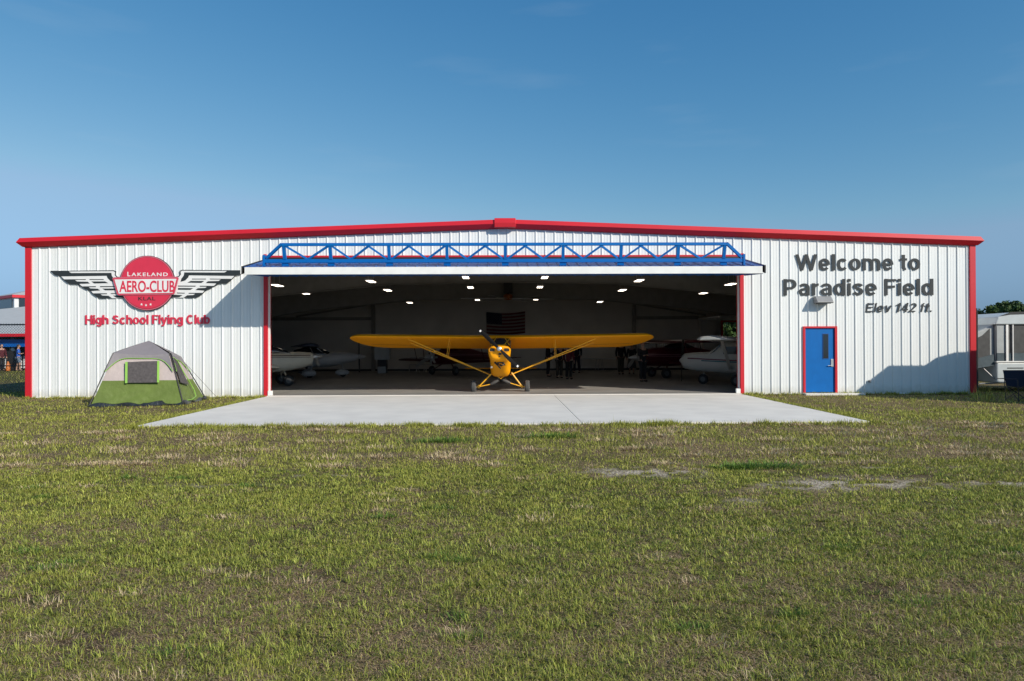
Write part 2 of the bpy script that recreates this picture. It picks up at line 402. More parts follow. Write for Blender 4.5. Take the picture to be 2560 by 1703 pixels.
# wall pack lamp
p = at(2053, 750, Y0-.03)
wl = thing('wall_light', 'grey wedge shaped floodlight fixed under the word Paradise', 'wall light', (p.x, p.y, p.z-.12))
w = MB(); w.box(p.x-.25, p.x+.25, Y0-.06, Y0-.033, p.z-.11, p.z+.12); w.build('backplate', GREYM, wl)
w = MB(); w.prism([(0, .12), (-.12, .10), (-.28, -.08), (-.26, -.12), (0, -.10)], lambda a, b: (p.x-.26, Y0-.06+a, p.z+b), lambda a, b: (p.x+.26, Y0-.06+a, p.z+b)); w.build('housing', GREYM, wl, bevel=.01)
w = MB(); w.box(p.x-.2, p.x+.2, Y0-.29, Y0-.1, p.z-.135, p.z-.115); w.build('lens', GLASS, wl)
p = at(2173.5, 953, Y0-.03)
w = MB(); w.box(p.x-.04, p.x+.04, Y0-.045, Y0-.033, p.z-.04, p.z+.04); w.tube([p+Vector((0, 0, 0)), p+Vector((0, -.07, 0)), p+Vector((0, -.09, -.05))], .015, 8); w.tube([p+Vector((-.04, -.06, .035)), p+Vector((.04, -.06, .035))], .012, 6)
tag(w.build('hose_tap', GREYM), 'small metal tap low on the wall in the slanting shadow', 'tap')

# ---------------------------------------------------------------- lettering
def text_islands(body, offset, shear=0., space=1.):
    cu = bpy.data.curves.new('t', 'FONT'); cu.body = body; cu.size = 1; cu.offset = offset; cu.shear = shear
    cu.space_character = space; cu.resolution_u = 4
    ob = bpy.data.objects.new('t', cu); COL.objects.link(ob)
    dg = bpy.context.evaluated_depsgraph_get(); me = bpy.data.meshes.new_from_object(ob.evaluated_get(dg))
    V = [tuple(v.co) for v in me.vertices]; Fs = [tuple(p.vertices) for p in me.polygons]
    bpy.data.objects.remove(ob); bpy.data.meshes.remove(me)
    # join coincident vertices, split in islands
    key = {}; mp = []
    VV = []
    for v in V:
        k = (round(v[0], 4), round(v[1], 4))
        if k not in key: key[k] = len(VV); VV.append(v)
        mp.append(key[k])
    Fs = [tuple(dict.fromkeys(mp[i] for i in f)) for f in Fs]; Fs = [f for f in Fs if len(f) > 2]
    par = list(range(len(VV)))
    def find(i):
        while par[i] != i: par[i] = par[par[i]]; i = par[i]
        return i
    for f in Fs:
        for i in f[1:]: par[find(i)] = find(f[0])
    isl = {}
    for f in Fs: isl.setdefault(find(f[0]), []).append(f)
    out = []
    for fs in isl.values():
        idx = {i for f in fs for i in f}; xs = [VV[i][0]-shear*VV[i][1] for i in idx]; out.append([min(xs), max(xs), fs])
    out.sort(key=lambda t: t[0]); merged = []
    for t in out:
        if merged and min(merged[-1][1], t[1]) - max(merged[-1][0], t[0]) > .5*min(t[1]-t[0], merged[-1][1]-merged[-1][0]):
            merged[-1][0] = min(merged[-1][0], t[0]); merged[-1][1] = max(merged[-1][1], t[1]); merged[-1][2] += t[2]
        else: merged.append(t)
    return VV, [t[2] for t in merged]
def lettering(body, x0, x1, ybase, ycap, depth, thick, m, parent, offset=.0, shear=0., space=1., single=None, hx=0):
    """body fitted between photo pixels x0..x1, baseline ybase, cap height ycap, on the plane y=depth"""
    VV, L = text_islands(body, offset, shear, space)
    xs = [v[0] for v in VV]; mn, mx = min(xs), max(xs)
    V2, L2 = text_islands('H', offset); cap = max(v[1] for v in V2); lo = min(v[1] for v in V2)
    A = at(x0, ybase, depth); B = at(x1, ybase, depth); zc = at((x0+x1)/2, ycap, depth).z; zb = (A.z+B.z)/2
    sx = (B.x-A.x)/(mx-mn); sz = (zc-zb)/(cap-lo)
    def f(v, y): return (A.x+(v[0]-mn)*sx, y, zb+(v[1]-lo)*sz)
    allmb = MB()
    for fs in L:
        mb = allmb if single else MB()
        ids = sorted({i for g in fs for i in g}); k = {i: n for n, i in enumerate(ids)}
        vs = [f(VV[i], depth-thick) for i in ids] + [f(VV[i], depth) for i in ids]; n = len(ids)
        ff = [tuple(k[i] for i in g) for g in fs]
        ed = {}
        for g in ff:
            for a, b in zip(g, g[1:]+g[:1]): ed[(a, b)] = 1
        side = [(a, b, b+n, a+n) for (a, b) in ed if (b, a) not in ed]
        mb.add(vs, ff+side)
        if not single: mb.build('letter', m, parent)
    if single: return allmb.build(single, m, parent)

# bold grotesque letters drawn as strokes: unit cap height, x height .74
def arc(cx, cy, rx, ry, a0, a1, n=14): return [(cx+rx*math.cos(math.radians(a0+(a1-a0)*k/n)), cy+ry*math.sin(math.radians(a0+(a1-a0)*k/n))) for k in range(n+1)]
LS = [(.46,.56),(.40,.635),(.29,.665),(.17,.635),(.13,.55),(.17,.46),(.29,.405),(.41,.35),(.455,.24),(.41,.12),(.29,.075),(.16,.10),(.09,.19)]
GL = {
 'W': (1.10, [[(.075,1),(.31,0)], [(.31,0),(.55,1)], [(.55,1),(.79,0)], [(.79,0),(1.025,1)]]),
 'e': (.60, [[(.13,.365),(.50,.365)], arc(.30,.37,.205,.295,-5,318,22)]), 'l': (.19, [[(.095,0),(.095,1)]]), 'c': (.57, [arc(.30,.37,.205,.295,42,318,20)]),
 'o': (.61, ['o', arc(.305,.37,.21,.295,0,360,24)[:-1]]), 'm': (.93, [[(.095,0),(.095,.74)], arc(.285,.47,.19,.195,180,0)+[(.475,0)], arc(.655,.47,.18,.195,180,0)+[(.835,0)]]),
 't': (.36, [[(.165,.95),(.165,.22)]+arc(.27,.20,.10,.12,180,285,6), [(0,.665),(.35,.665)]]),
 'P': (.68, [[(.1,0),(.1,1)], [(.1,.915),(.36,.915)]+arc(.37,.68,.205,.235,90,-90)+[(.1,.445)]]),
 'a': (.58, [arc(.285,.47,.19,.195,155,0)+[(.475,0)], [(.475,.43),(.28,.385)]+arc(.255,.225,.165,.15,100,270)+[(.475,.13)]]),
 'r': (.37, [[(.095,0),(.095,.74)], arc(.33,.40,.235,.26,180,84,9)]), 'd': (.60, ['o', arc(.285,.37,.19,.295,0,360,24)[:-1], [(.505,0),(.505,1)]]),
 'i': (.19, [[(.095,0),(.095,.74)], [(.095,.83),(.095,1)]]), 's': (.55, [LS]), 'S': (.70, [[(x*1.24, y*1.345) for x, y in LS]]),
 'F': (.60, [[(.1,0),(.1,1)], [(.1,.915),(.60,.915)], [(.1,.52),(.54,.52)]]), 'E': (.63, [[(.1,0),(.1,1)], [(.1,.915),(.62,.915)], [(.1,.52),(.57,.52)], [(.1,.085),(.63,.085)]]),
 'v': (.56, [[(.07,.74),(.28,0)], [(.28,0),(.49,.74)]]), '1': (.46, [[(.31,0),(.31,1)], [(.06,.74),(.31,.84)]]), '4': (.62, [[(.44,0),(.44,1)], [(.44,.97),(.08,.31)], [(.02,.27),(.61,.27)]]),
 '2': (.60, [arc(.30,.70,.20,.215,175,-25)+[(.12,.10)], [(.03,.085),(.58,.085)]]), 'f': (.36, [[(.15,0),(.15,.74)]+arc(.25,.80,.10,.12,180,75,6), [(0,.665),(.33,.665)]]),
 '.': (.2, [[(.1,0),(.1,.18)]]), 'H': (.72, [[(.1,0),(.1,1)], [(.62,0),(.62,1)], [(.1,.5),(.62,.5)]]),
 'g': (.60, ['o', arc(.285,.39,.19,.275,0,360,24)[:-1], [(.505,.74),(.505,-.02)]+arc(.305,-.02,.20,.16,0,-150)]),
 'h': (.60, [[(.095,0),(.095,1)], arc(.30,.45,.205,.215,180,0)+[(.505,0)]]), 'n': (.60, [[(.095,0),(.095,.74)], arc(.30,.45,.205,.215,180,0)+[(.505,0)]]),
 'u': (.60, [[(.505,0),(.505,.74)], [(.095,.74)]+arc(.30,.29,.205,.215,180,360)]), 'b': (.60, ['o', arc(.315,.37,.19,.295,0,360,24)[:-1], [(.095,0),(.095,1)]]),
 'y': (.57, [[(.07,.74),(.29,.04)], [(.50,.74),(.25,-.10),(.17,-.16),(.04,-.165)]]), 'C': (.74, [arc(.38,.5,.28,.415,48,312,22)])}
def bold_lettering(body, x0, x1, ybase, ycap, depth, thick, m, parent, t=.168, shear=0., track=.07, sp=.27):
    A = at(x0, ybase, depth); B = at(x1, ybase, depth); zb = (A.z+B.z)/2; H = at((x0+x1)/2, ycap, depth).z-zb
    W_ = sum(sp if ch == ' ' else GL[ch][0]+track for ch in body)-track+shear*.9; kx = (B.x-A.x)/W_; X = 0
    for ch in body:
        if ch == ' ': X += sp; continue
        wd, strokes = GL[ch]; mb = MB(); closed = False; q = 0
        for st in strokes:
            if st == 'o': closed = True; continue
            n = len(st); L_, R_ = [], []
            for i_ in range(n):
                p = Vector(st[i_]); a = Vector(st[(i_-1) % n] if closed or i_ else st[i_]); b = Vector(st[(i_+1) % n] if closed or i_ < n-1 else st[i_])
                d1 = (p-a).normalized() if (p-a).length else (b-p).normalized(); d2 = (b-p).normalized() if (b-p).length else d1
                d = (d1+d2).normalized(); nn = Vector((-d.y, d.x)); tk = t*(1-.18*abs(nn.y)**2)/2/max(.6, abs(nn.dot(Vector((-d1.y, d1.x)))))
                L_.append(p+nn*tk); R_.append(p-nn*tk)
            if ch in 'Wv': 
                L_ = [Vector((v.x, min(max(v.y, 0), 1 if ch == 'W' else .74))) for v in L_]; R_ = [Vector((v.x, min(max(v.y, 0), 1 if ch == 'W' else .74))) for v in R_]
            y1 = depth-thick-.0012*q; q += 1
            f = lambda v, y: (A.x+(X+v.x+shear*v.y)*kx, y, zb+v.y*H)
            rr = [[f(L_[i_], y1), f(R_[i_], y1), f(R_[i_], depth), f(L_[i_], depth)] for i_ in range(n)]
            if closed: rr.append(rr[0]); mb.rings(rr, cap=False)
            else: mb.rings(rr)
            closed = False
        mb.build('letter', m, parent); X += wd+track
YW = Y0-.0285
def sign(name, label, px, py):
    p = at(px, py, YW); return thing(name, label, 'lettering', (p.x, YW, p.z))
s1 = sign('wall_lettering', 'large charcoal raised letters reading Welcome to at top right of facade', 2145, 676)
bold_lettering('Welcome to', 1989, 2301, 676.2, 635.5, YW, .010, SGREY, s1)
s2 = sign('wall_lettering', 'large charcoal raised letters reading Paradise Field above the wall light', 2145, 738)
bold_lettering('Paradise Field', 1958, 2334, 738.6, 697.5, YW, .010, SGREY, s2)
s3 = sign('wall_lettering', 'small slanted charcoal letters reading Elev 142 ft.', 2248, 780)
bold_lettering('Elev 142 ft.', 2162, 2334, 780.7, 757.5, YW, .008, SGREY, s3, t=.15, shear=.2)
s4 = sign('wall_lettering', 'narrow red letters reading High School Flying Club under the winged emblem', 369, 810)
bold_lettering('High School Flying Club', 213, 525, 810.3, 787.5, YW, .010, SRED, s4, t=.195, track=.06)

# ---------------------------------------------------------------- winged emblem
ec = at(370, 777, YW)
emb = thing('winged_emblem', 'round red club emblem with black and white wings on the left wall', 'emblem', (ec.x, YW, ec.z))
def A_(X, Y): return (110+X/7.84, 630+Y/7.84)
def plate(mb, poly, y0, y1, mi=0, mirror=False):
    pts = []
    for X, Y in poly:
        px, py = A_(X, Y)
        if mirror: px = 740.5-px; py -= 1.2
        pts.append((px, py))
    if mirror: pts.reverse()
    q = [at(px, py, YW) for px, py in pts]
    mb.prism([(v.x, v.z) for v in q], lambda a, b: (a, y0, b), lambda a, b: (a, y1, b), mi)
back = [(118,370),(1370,362),(1420,385),(1405,450),(1440,490),(1560,500),(1600,905),(1100,910),(1020,870),(955,820),(915,765),(800,705),(700,640),(640,630),(500,630),(440,590),(385,540),(330,480),(220,455)]
blk = [
 [(118,370),(480,368),(510,400),(545,415),(1325,412),(1335,470),(1380,530),(1400,596),(1310,570),(1250,510),(1235,468),(330,480),(220,455)],
 [(480,368),(1370,360),(1424,384),(1410,445),(1445,486),(1530,498),(1530,510),(1430,498),(1392,450),(1402,396),(1365,376),(480,382)],
 [(325,480),(340,480),(400,538),(825,535),(825,548),(610,550),(655,580),(865,585),(905,620),(720,625),(640,634),(500,634),(440,592),(380,542)],
 [(895,535),(1175,535),(1175,549),(905,549)], [(935,580),(1200,578),(1265,612),(990,618)],
 [(640,628),(700,630),(745,676),(1020,673),(1025,690),(880,692),(915,715),(1060,722),(1105,755),(910,770),(800,722),(725,680)],
 [(1100,673),(1450,670),(1450,688),(1110,690)], [(1150,720),(1450,717),(1450,751),(1205,753)],
 [(905,764),(925,764),(965,812),(1235,812),(1245,828),(1110,830),(1150,855),(1270,860),(1335,906),(1100,912),(1020,872),(950,822)],
 [(1310,812),(1470,806),(1470,822),(1325,826)], [(1360,858),(1600,845),(1600,905),(1425,897)]]
for mir in (False, True):
    w = MB(); plate(w, back, YW-.012, YW, mirror=mir)
    wing = w.build('wing', SWHT, emb)
    w = MB()
    for k, p in enumerate(blk): plate(w, p, YW-.018, YW-.0125, mirror=mir)
    w.build('feather_marks', SBLK, wing)
dc = at(370.3, 708.2, YW); ppm = (at(470.3, 708.2, YW).x-dc.x)/100
def disc(r, y0, y1, name, m, par, n=64):
    w = MB(); R = r*ppm
    w.prism([(dc.x+R*math.cos(2*PI*k/n), dc.z+R*math.sin(2*PI*k/n)) for k in range(n)], lambda a, b: (a, y0, b), lambda a, b: (a, y1, b)); return w.build(name, m, par)
dsc = disc(69, YW-.05, YW-.001, 'disc', SBLK, emb)
disc(67.9, YW-.055, YW-.0505, 'disc_rim', PRED, dsc); disc(65.3, YW-.059, YW-.0555, 'disc_ring', DRED, dsc); disc(64.3, YW-.063, YW-.0595, 'disc_face', SRED, dsc)
def quad(pts, y0, y1, name, m, par):
    w = MB(); q = [at(px, py, YW) for px, py in pts]
    w.prism([(v.x, v.z) for v in q], lambda a, b: (a, y0, b), lambda a, b: (a, y1, b)); return w.build(name, m, par)
bn = quad([(284.5, 696.5), (289, 694), (445, 692.5), (449.5, 695.5), (439.5, 734), (436, 737), (300, 739), (296, 736.5)], YW-.080, YW-.0635, 'banner', PRED, emb)
quad([(287, 697.2), (447.6, 695.3), (437.2, 735), (298.3, 737)], YW-.083, YW-.0805, 'banner_border', SRED, bn)
quad([(290, 699.5), (444.5, 697.8), (434.8, 732.8), (300.5, 734.6)], YW-.087, YW-.0835, 'banner_face', SWHT, bn)
lettering('AERO-CLUB', 298.5, 437, 730.2, 702, YW-.0875, .006, SRED, emb, .020, single='banner_letters', space=1.0)
lettering('L', 318.5, 326, 691, 679.8, YW-.0635, .006, SWHT, emb, .018, single='disc_letters')
lettering('AKELAND', 328.5, 419.5, 690.6, 681.8, YW-.0635, .006, SWHT, emb, .018, single='disc_letters', space=1.25)
lettering('KLAL', 346, 388.5, 751, 742.2, YW-.0635, .006, SBLK, emb, .008, single='disc_letters', space=1.1)
for sx, sy in ((356.6, 761.6), (367.8, 763.6), (379.2, 761.6)):
    c = at(sx, sy, YW); w = MB()
    w.prism([(c.x+(.043 if k % 2 == 0 else .02)*math.sin(k*PI/5), c.z+(.043 if k % 2 == 0 else .02)*math.cos(k*PI/5)) for k in range(10)], lambda a, b: (a, YW-.069, b), lambda a, b: (a, YW-.0635, b))
    w.build('star', SWHT, emb)

# ---------------------------------------------------------------- hanging lights
TUBE = mat('lit_tube', (.9, .9, .9), .5, emit=4.5)
RLAB = {0: ('nearest row, close to the doorway', 26.6), 1: ('middle row', 30.1), 2: ('rearmost row', 37.4)}
def make_light(loc, label):
    t = thing('hanging_light', label, 'ceiling light', loc, 'lit fluorescent fixtures hanging under the hangar ceiling', local=True); t.scale = (.74, .74, .74)
    w = MB(); w.box(-.17, .17, -.62, .62, .02, .07); w.prism([(-.20, .0), (-.17, .07), (.17, .07), (.20, .0)], lambda a, b: (a, -.63, b), lambda a, b: (a, -.60, b)); w.prism([(-.20, .0), (-.17, .07), (.17, .07), (.20, .0)], lambda a, b: (a, .60, b), lambda a, b: (a, .63, b))
    for s in (-.14, .14): w.tube([(s, 0, .07), (s, 0, .5)], .006, 5)
    w.build('housing', WTRIM, t)
    for s in (-.115, 0, .115):
        w = MB(); w.box(s-.036, s+.036, -.59, .59, -.012, .018); w.build('lamp_tube', TUBE, t)
    return t
L0 = None
zs = {0: (3.97, 4.14, 4.27), 1: (3.93, 4.08, 4.17), 2: (3.76, 3.93, 4.03)}
ordw = ['far left', 'second from left', 'third from left', 'third from right', 'second from right', 'far right']
ROWS = [[(692,714),(927,704),(1164,694),(1362,694),(1598,702),(1828,711)], [(761,734),(969,726),(1176,719),(1350,718),(1556,726),(1761,733)], [(857,763),(1024,757),(1193,750),(1340,749),(1500,755),(1668,760)]]
for r in range(3):
    for k in range(6):
        q = at(ROWS[r][k][0], ROWS[r][k][1], RLAB[r][1])
        lab = 'lit hangar light, %s in the %s' % (ordw[k], RLAB[r][0])
        L0 = make_light(q, lab) if L0 is None else L0
        if r or k: dup(L0, q, 0, lab)
# fan
fc = at(1270, 747, 34.0)
fan = thing('ceiling_fan', 'huge slow ceiling fan with orange motor hanging mid hangar', 'fan', (fc.x, fc.y, fc.z))
w = MB(); w.tube([fc+Vector((0,0,.2)), fc+Vector((0,0,1.0))], .05, 8); w.box(fc.x-.22, fc.x+.22, fc.y-.2, fc.y+.2, fc.z+.28, fc.z+.85); w.build('drop_mount', DARK, fan)
w = MB(); w.lathe(fc, (0,0,1), [(-.05, .1), (-.02, .22), (.18, .22), (.24, .1)], 16); w.build('motor', ORNG, fan)
for k in range(6):
    a = k*PI/3+.12; w = MB(); d = Vector((math.cos(a), math.sin(a), 0)); w.bar(fc+d*.2, fc+d*2.35, .17, .02); w.build('blade', SILV, fan)

# flag on the rear wall
fl = thing('wall_flag', 'large striped American flag hanging on the rear hangar wall', 'flag', (.23, YB-.3, 2.28))
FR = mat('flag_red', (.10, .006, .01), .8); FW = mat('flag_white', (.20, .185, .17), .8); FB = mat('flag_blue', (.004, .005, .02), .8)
f0 = at(1216, 780, YB-.33); f1 = at(1313, 834, YB-.33)
def flagpt(u, v):
    x = f0.x+(f1.x-f0.x)*u; z = f0.z+(f1.z-f0.z)*v - .10*math.sin(u*PI)*(1-v*.3) + .03*u
    return (x, YB-.30+.025*math.sin(u*17+v*3), z)
w = MB()
N = 40
for st in range(13):
    for k in range(N):
        u0_, u1_ = k/N, (k+1)/N
        if st < 7 and u0_ < .4: continue
        v0, v1 = st/13, (st+1)/13
        w.add([flagpt(u0_, v0), flagpt(u1_, v0), flagpt(u1_, v1), flagpt(u0_, v1)], [(0,1,2,3)], st % 2)
w.build('stripes', [FR, FW], fl, solid=.004)
w = MB()
for i in range(16):
    for j in range(7): w.add([flagpt(.4*i/16, j/13), flagpt(.4*(i+1)/16, j/13), flagpt(.4*(i+1)/16, (j+1)/13), flagpt(.4*i/16, (j+1)/13)], [(0,1,2,3)])
w.build('canton', FB, fl, solid=.004)
w = MB()
for j in range(9):
    for i in range(6 if j % 2 == 0 else 5):
        u = .4*((i+.5)/6 if j % 2 == 0 else (i+1)/6); v = 7/13*(j+.6)/9.3
        c = Vector(flagpt(u, v))
        w.add([(c.x+(.022 if k % 2 == 0 else .009)*math.sin(k*PI/5), c.y-.006, c.z+(.022 if k % 2 == 0 else .009)*math.cos(k*PI/5)) for k in range(10)], [tuple(range(10))])
w.build('stars', FW, fl)

# ================================================================ AIRCRAFT
def ring(cx, y, cz, hw, hh, n=20, e=2.6, tp=0):
    out = []
    for k in range(n):
        t = 2*PI*k/n; c, s = math.cos(t), math.sin(t)
        zz_ = math.copysign(abs(s)**(2/e), s)
        out.append(Vector((cx+hw*(1-tp*(1-zz_)/2)*math.copysign(abs(c)**(2/e), c), y, cz+hh*math.copysign(abs(s)**(2/e), s))))
    return out
AF = [(0,0),(.015,.03),(.06,.062),(.15,.095),(.3,.112),(.5,.098),(.75,.055),(1,.004),(1,-.004),(.75,-.006),(.5,-.01),(.3,-.014),(.15,-.018),(.06,-.02),(.015,-.014)]
def wheel(name, c, r, wd, parent, axis=(1,0,0), rim=SILV):
    o = MB().lathe(c, axis, [(-wd/2, r*.55), (-wd/2, r*.82), (-wd*.36, r*.95), (-wd*.25, r*.955), (-wd*.22, r*.98), (-wd*.05, r*.985), (-wd*.03, r*.96), (wd*.03, r*.96), (wd*.05, r*.985), (wd*.22, r*.98), (wd*.25, r*.955), (wd*.36, r*.95), (wd/2, r*.82), (wd/2, r*.55)], 28).build(name, RUB, parent, smooth=True)
    MB().lathe(c, axis, [(-wd/2-.01, r*.15), (-wd/2-.005, r*.5), (wd/2+.005, r*.5), (wd/2+.01, r*.15)], 20).build('hub', rim, o, smooth=True)
    return o
# ---- the yellow high wing taildragger
PX, PY = -.055, 23.4
G = 0.045
cub = thing('yellow_airplane', 'bright yellow high wing airplane facing out, propeller at the hangar doorway', 'airplane', (PX, PY, G))
CH = 1.62; ANG = math.radians(14.5)
def wing_sec(x):
    ax = abs(x); le, te = 0., 1.
    if ax > 4.0:
        t = min(1, (ax-4.0)/1.30); te = 1-.58*(t**2.6)
        if ax > 4.95:
            q = min(1, (ax-4.95)/.35); le = .22*(1-math.sqrt(max(0, 1-q*q)))
            te = te-(.42-.22)*(1-math.sqrt(max(0, 1-q*q)))*.9
    c = (te-le)*CH
    tk = max(.25, min(1, (te-le)*1.15))
    out = []
    for a, b in AF:
        s = le*CH + a*c; t = b*CH*tk*(.9)
        y = .12 + s*math.cos(ANG) + t*math.sin(ANG); z = 1.90 - s*math.sin(ANG) + t*math.cos(ANG) + .012*ax - G
        out.append((PX+.065+x, PY+y, G+z))
    return out
xs = [-5.30,-5.285,-5.24,-5.16,-5.03,-4.9,-4.6,-4.3,-4.0,-3,-2,-1,-.42]
w = MB(); w.rings([wing_sec(x) for x in xs]); w.build('wing', YEL, cub, smooth=True)
w = MB(); w.rings([wing_sec(-x) for x in xs]); w.build('wing', YEL, cub, smooth=True)
w = MB(); w.rings([wing_sec(x) for x in (-.415, 0, .415)]); w.build('wing_centre', YEL, cub, smooth=True)
for s in (-1, 1):
    w = MB(); q0 = Vector(wing_sec(s*2.5)[9]); q1 = Vector(wing_sec(s*4.7)[9]); w.bar(q0+Vector((0,-.02,-.006)), q1+Vector((0,-.02,-.006)), .012, .006); w.build('aileron_gap', BRN, cub)
NC = PX-.035
secs = [(-1.068,1.40,.30,.17,3.0,-.035), (-1.045,1.388,.35,.215,3.0,-.035), (-.97,1.365,.395,.255,3.0,-.035), (-.82,1.345,.41,.27,3.2,-.03), (-.6,1.30,.395,.32,3.2,-.03), (-.35,1.17,.365,.45,3.6,-.02), (-.1,1.10,.35,.53,4,0), (.3,1.09,.345,.545,5,0), (.7,1.12,.345,.60,5,0), (1.5,1.02,.345,.56,5,0), (2.3,.86,.30,.43,4,0), (3.2,.73,.23,.30,3.5,0), (4.2,.62,.14,.19,3,0), (5.2,.55,.05,.11,2.4,0)]
w = MB(); w.rings([ring(PX+o, PY+y, z, hw, hh, 32, e) for y, z, hw, hh, e, o in secs[6:]]); w.build('fuselage', YEL, cub, smooth=True)
w = MB(); w.rings([ring(PX+o, PY+y, z, hw, hh, 32, e, tp) for (y, z, hw, hh, e, o), tp in zip(secs[:7], (.16,.18,.2,.22,.24,.2,.0))])
cowl = w.build('cowling', YEL, cub, smooth=True)
# dark engine openings in the nose bowl
for s in (-1, 1):
    w = MB(); c = (NC+s*.235, PY-1.068, 1.475); R = [ring(c[0], c[1]+d, c[2]+(0 if d < 0 else 0), .088, .052, 16, 4) for d in (-.004, .12)]
    w.rings(R); w.build('cooling_inlet', DARK, cowl)
    w = MB(); R = [ring(c[0], c[1]-.010, c[2], .098*f, .062*f, 16, 4) for f in (1,)]; 
    w.tube([*(R[0]), R[0][0]], .010, 6); w.build('inlet_lip', YEL, cowl, smooth=True)
w = MB(); w.rings([ring(NC+.02, PY-1.085, 1.345, .05, .035, 12, 4), ring(NC+.02, PY-.95, 1.345, .05, .035, 12, 4)]); w.rings([ring(NC, PY-1.085, 1.262, .022, .022, 12, 2), ring(NC, PY-.9, 1.255, .022, .022, 12, 2)]); w.build('air_intake', DARK, cowl)
# bottom cowl: exhaust, carburettor box and stacks
w = MB(); cz = 1.02
w.box(NC-.07, NC+.09, PY-.815, PY-.50, 1.03, 1.12)
for ex_, ez_, er_ in ((-.13, 1.08, .045), (-.06, 1.0, .05), (.03, .97, .04), (.12, 1.04, .045), (.17, .98, .03), (.0, .90, .03), (-.01, 1.13, .035), (.08, 1.12, .03)): w.ell((NC+ex_, PY-.80+abs(ex_)*.3, ez_), er_, er_*1.4, er_*.9, 10, 8)
w.tube([(NC-.16, PY-.78, 1.05), (NC-.05, PY-.86, .96), (NC+.04, PY-.8, .86)], .022, 8); w.tube([(NC+.17, PY-.74, 1.0), (NC+.05, PY-.83, .94)], .02, 8)
w.build('exhaust', DARK, cowl)
w = MB(); w.tube([(NC-.26, PY-.72, .93), (NC-.26, PY-.80, .90)], .035, 10); w.build('breather_pipe', SILV, cowl)
# windshield
w = MB()
R = []
for y, zt2, hw in ((-.12, 1.63, .30), (.02, 1.74, .32), (.16, 1.86, .335), (.30, 1.93, .34)):
    R.append([Vector((PX+hw*math.sin(a), PY+y-.06*math.cos(a), 1.60+(zt2-1.60)*(.35+.65*math.cos(a)**.6 if abs(math.cos(a)) > 1e-6 else .35))) for a in [(-PI/2)*.999+PI*.999*k/12 for k in range(13)]])
w.rings(R, cap=False, closed=False)
for sg in (-1, 1): w.box(PX+sg*.35-.004, PX+sg*.35+.004, PY+.15, PY+1.2, 1.52, 1.78)
w.build('windshield', GLASS, cub, smooth=True, solid=.006)
w = MB()
for s in (-1, 1):
    w.tube([(PX+s*.30, PY-.14, 1.62), (PX+s*.2, PY-.02, 1.80), (PX+s*.12, PY+.10, 1.93)], .012, 6); w.tube([(PX+s*.12, PY-.2, 1.63), (PX+s*.36, PY+.10, 1.9)], .009, 6)
w.tube([(PX-.34, PY-.02, 1.66), (PX-.2, PY-.13, 1.645), (PX, PY-.2, 1.64), (PX+.2, PY-.13, 1.645), (PX+.34, PY-.02, 1.66)], .012, 6)
w.build('windshield_frame', YEL2, cub, smooth=True)
# propeller
pc = at(1247.5, 872, PY-1.17)
prop = MB(); pd_ = Vector((-.713, -.10, .70)).normalized()
nrm = Vector((0, -1, .2)).normalized(); sd = pd_.cross(nrm).normalized()
st = [(-.86,.052),(-.8,.06),(-.55,.072),(-.3,.062),(-.12,.045),(0,.05),(.12,.045),(.3,.062),(.55,.072),(.8,.06),(.86,.052)]
R = []
for t, wd in st:
    tw = .75*(1-abs(t))*(1 if t > 0 else -1)
    a = sd*math.cos(tw*.6) + nrm*math.sin(tw*.6); b = a.cross(pd_)
    c = pc + pd_*t
    R.append([c+a*wd*math.cos(k*PI/5)+b*.013*math.sin(k*PI/5) for k in range(10)])
prop = MB(); prop.rings(R); po = prop.build('propeller', BLKP, cub, smooth=True)
for s in (-1, 1):
    w = MB(); R = []
    for t, wd in ((.81, .050), (.865, .042)):
        c = pc + pd_*(t*s); R.append([c+sd*(wd+.003)*math.cos(k*PI/5)+nrm*.015*math.sin(k*PI/5) for k in range(10)])
    w.rings(R); w.build('blade_tip', SWHT, po)
w = MB(); w.lathe(pc, -nrm*-1, [(-.06, .07), (.02, .07), (.03, .045), (.06, .04), (.065, .02)], 16); w.build('hub', SILV, po, smooth=True)
w = MB(); w.tube([pc-nrm*.05, pc-nrm*.2], .05, 12); w.build('crankshaft', GREYM, po)
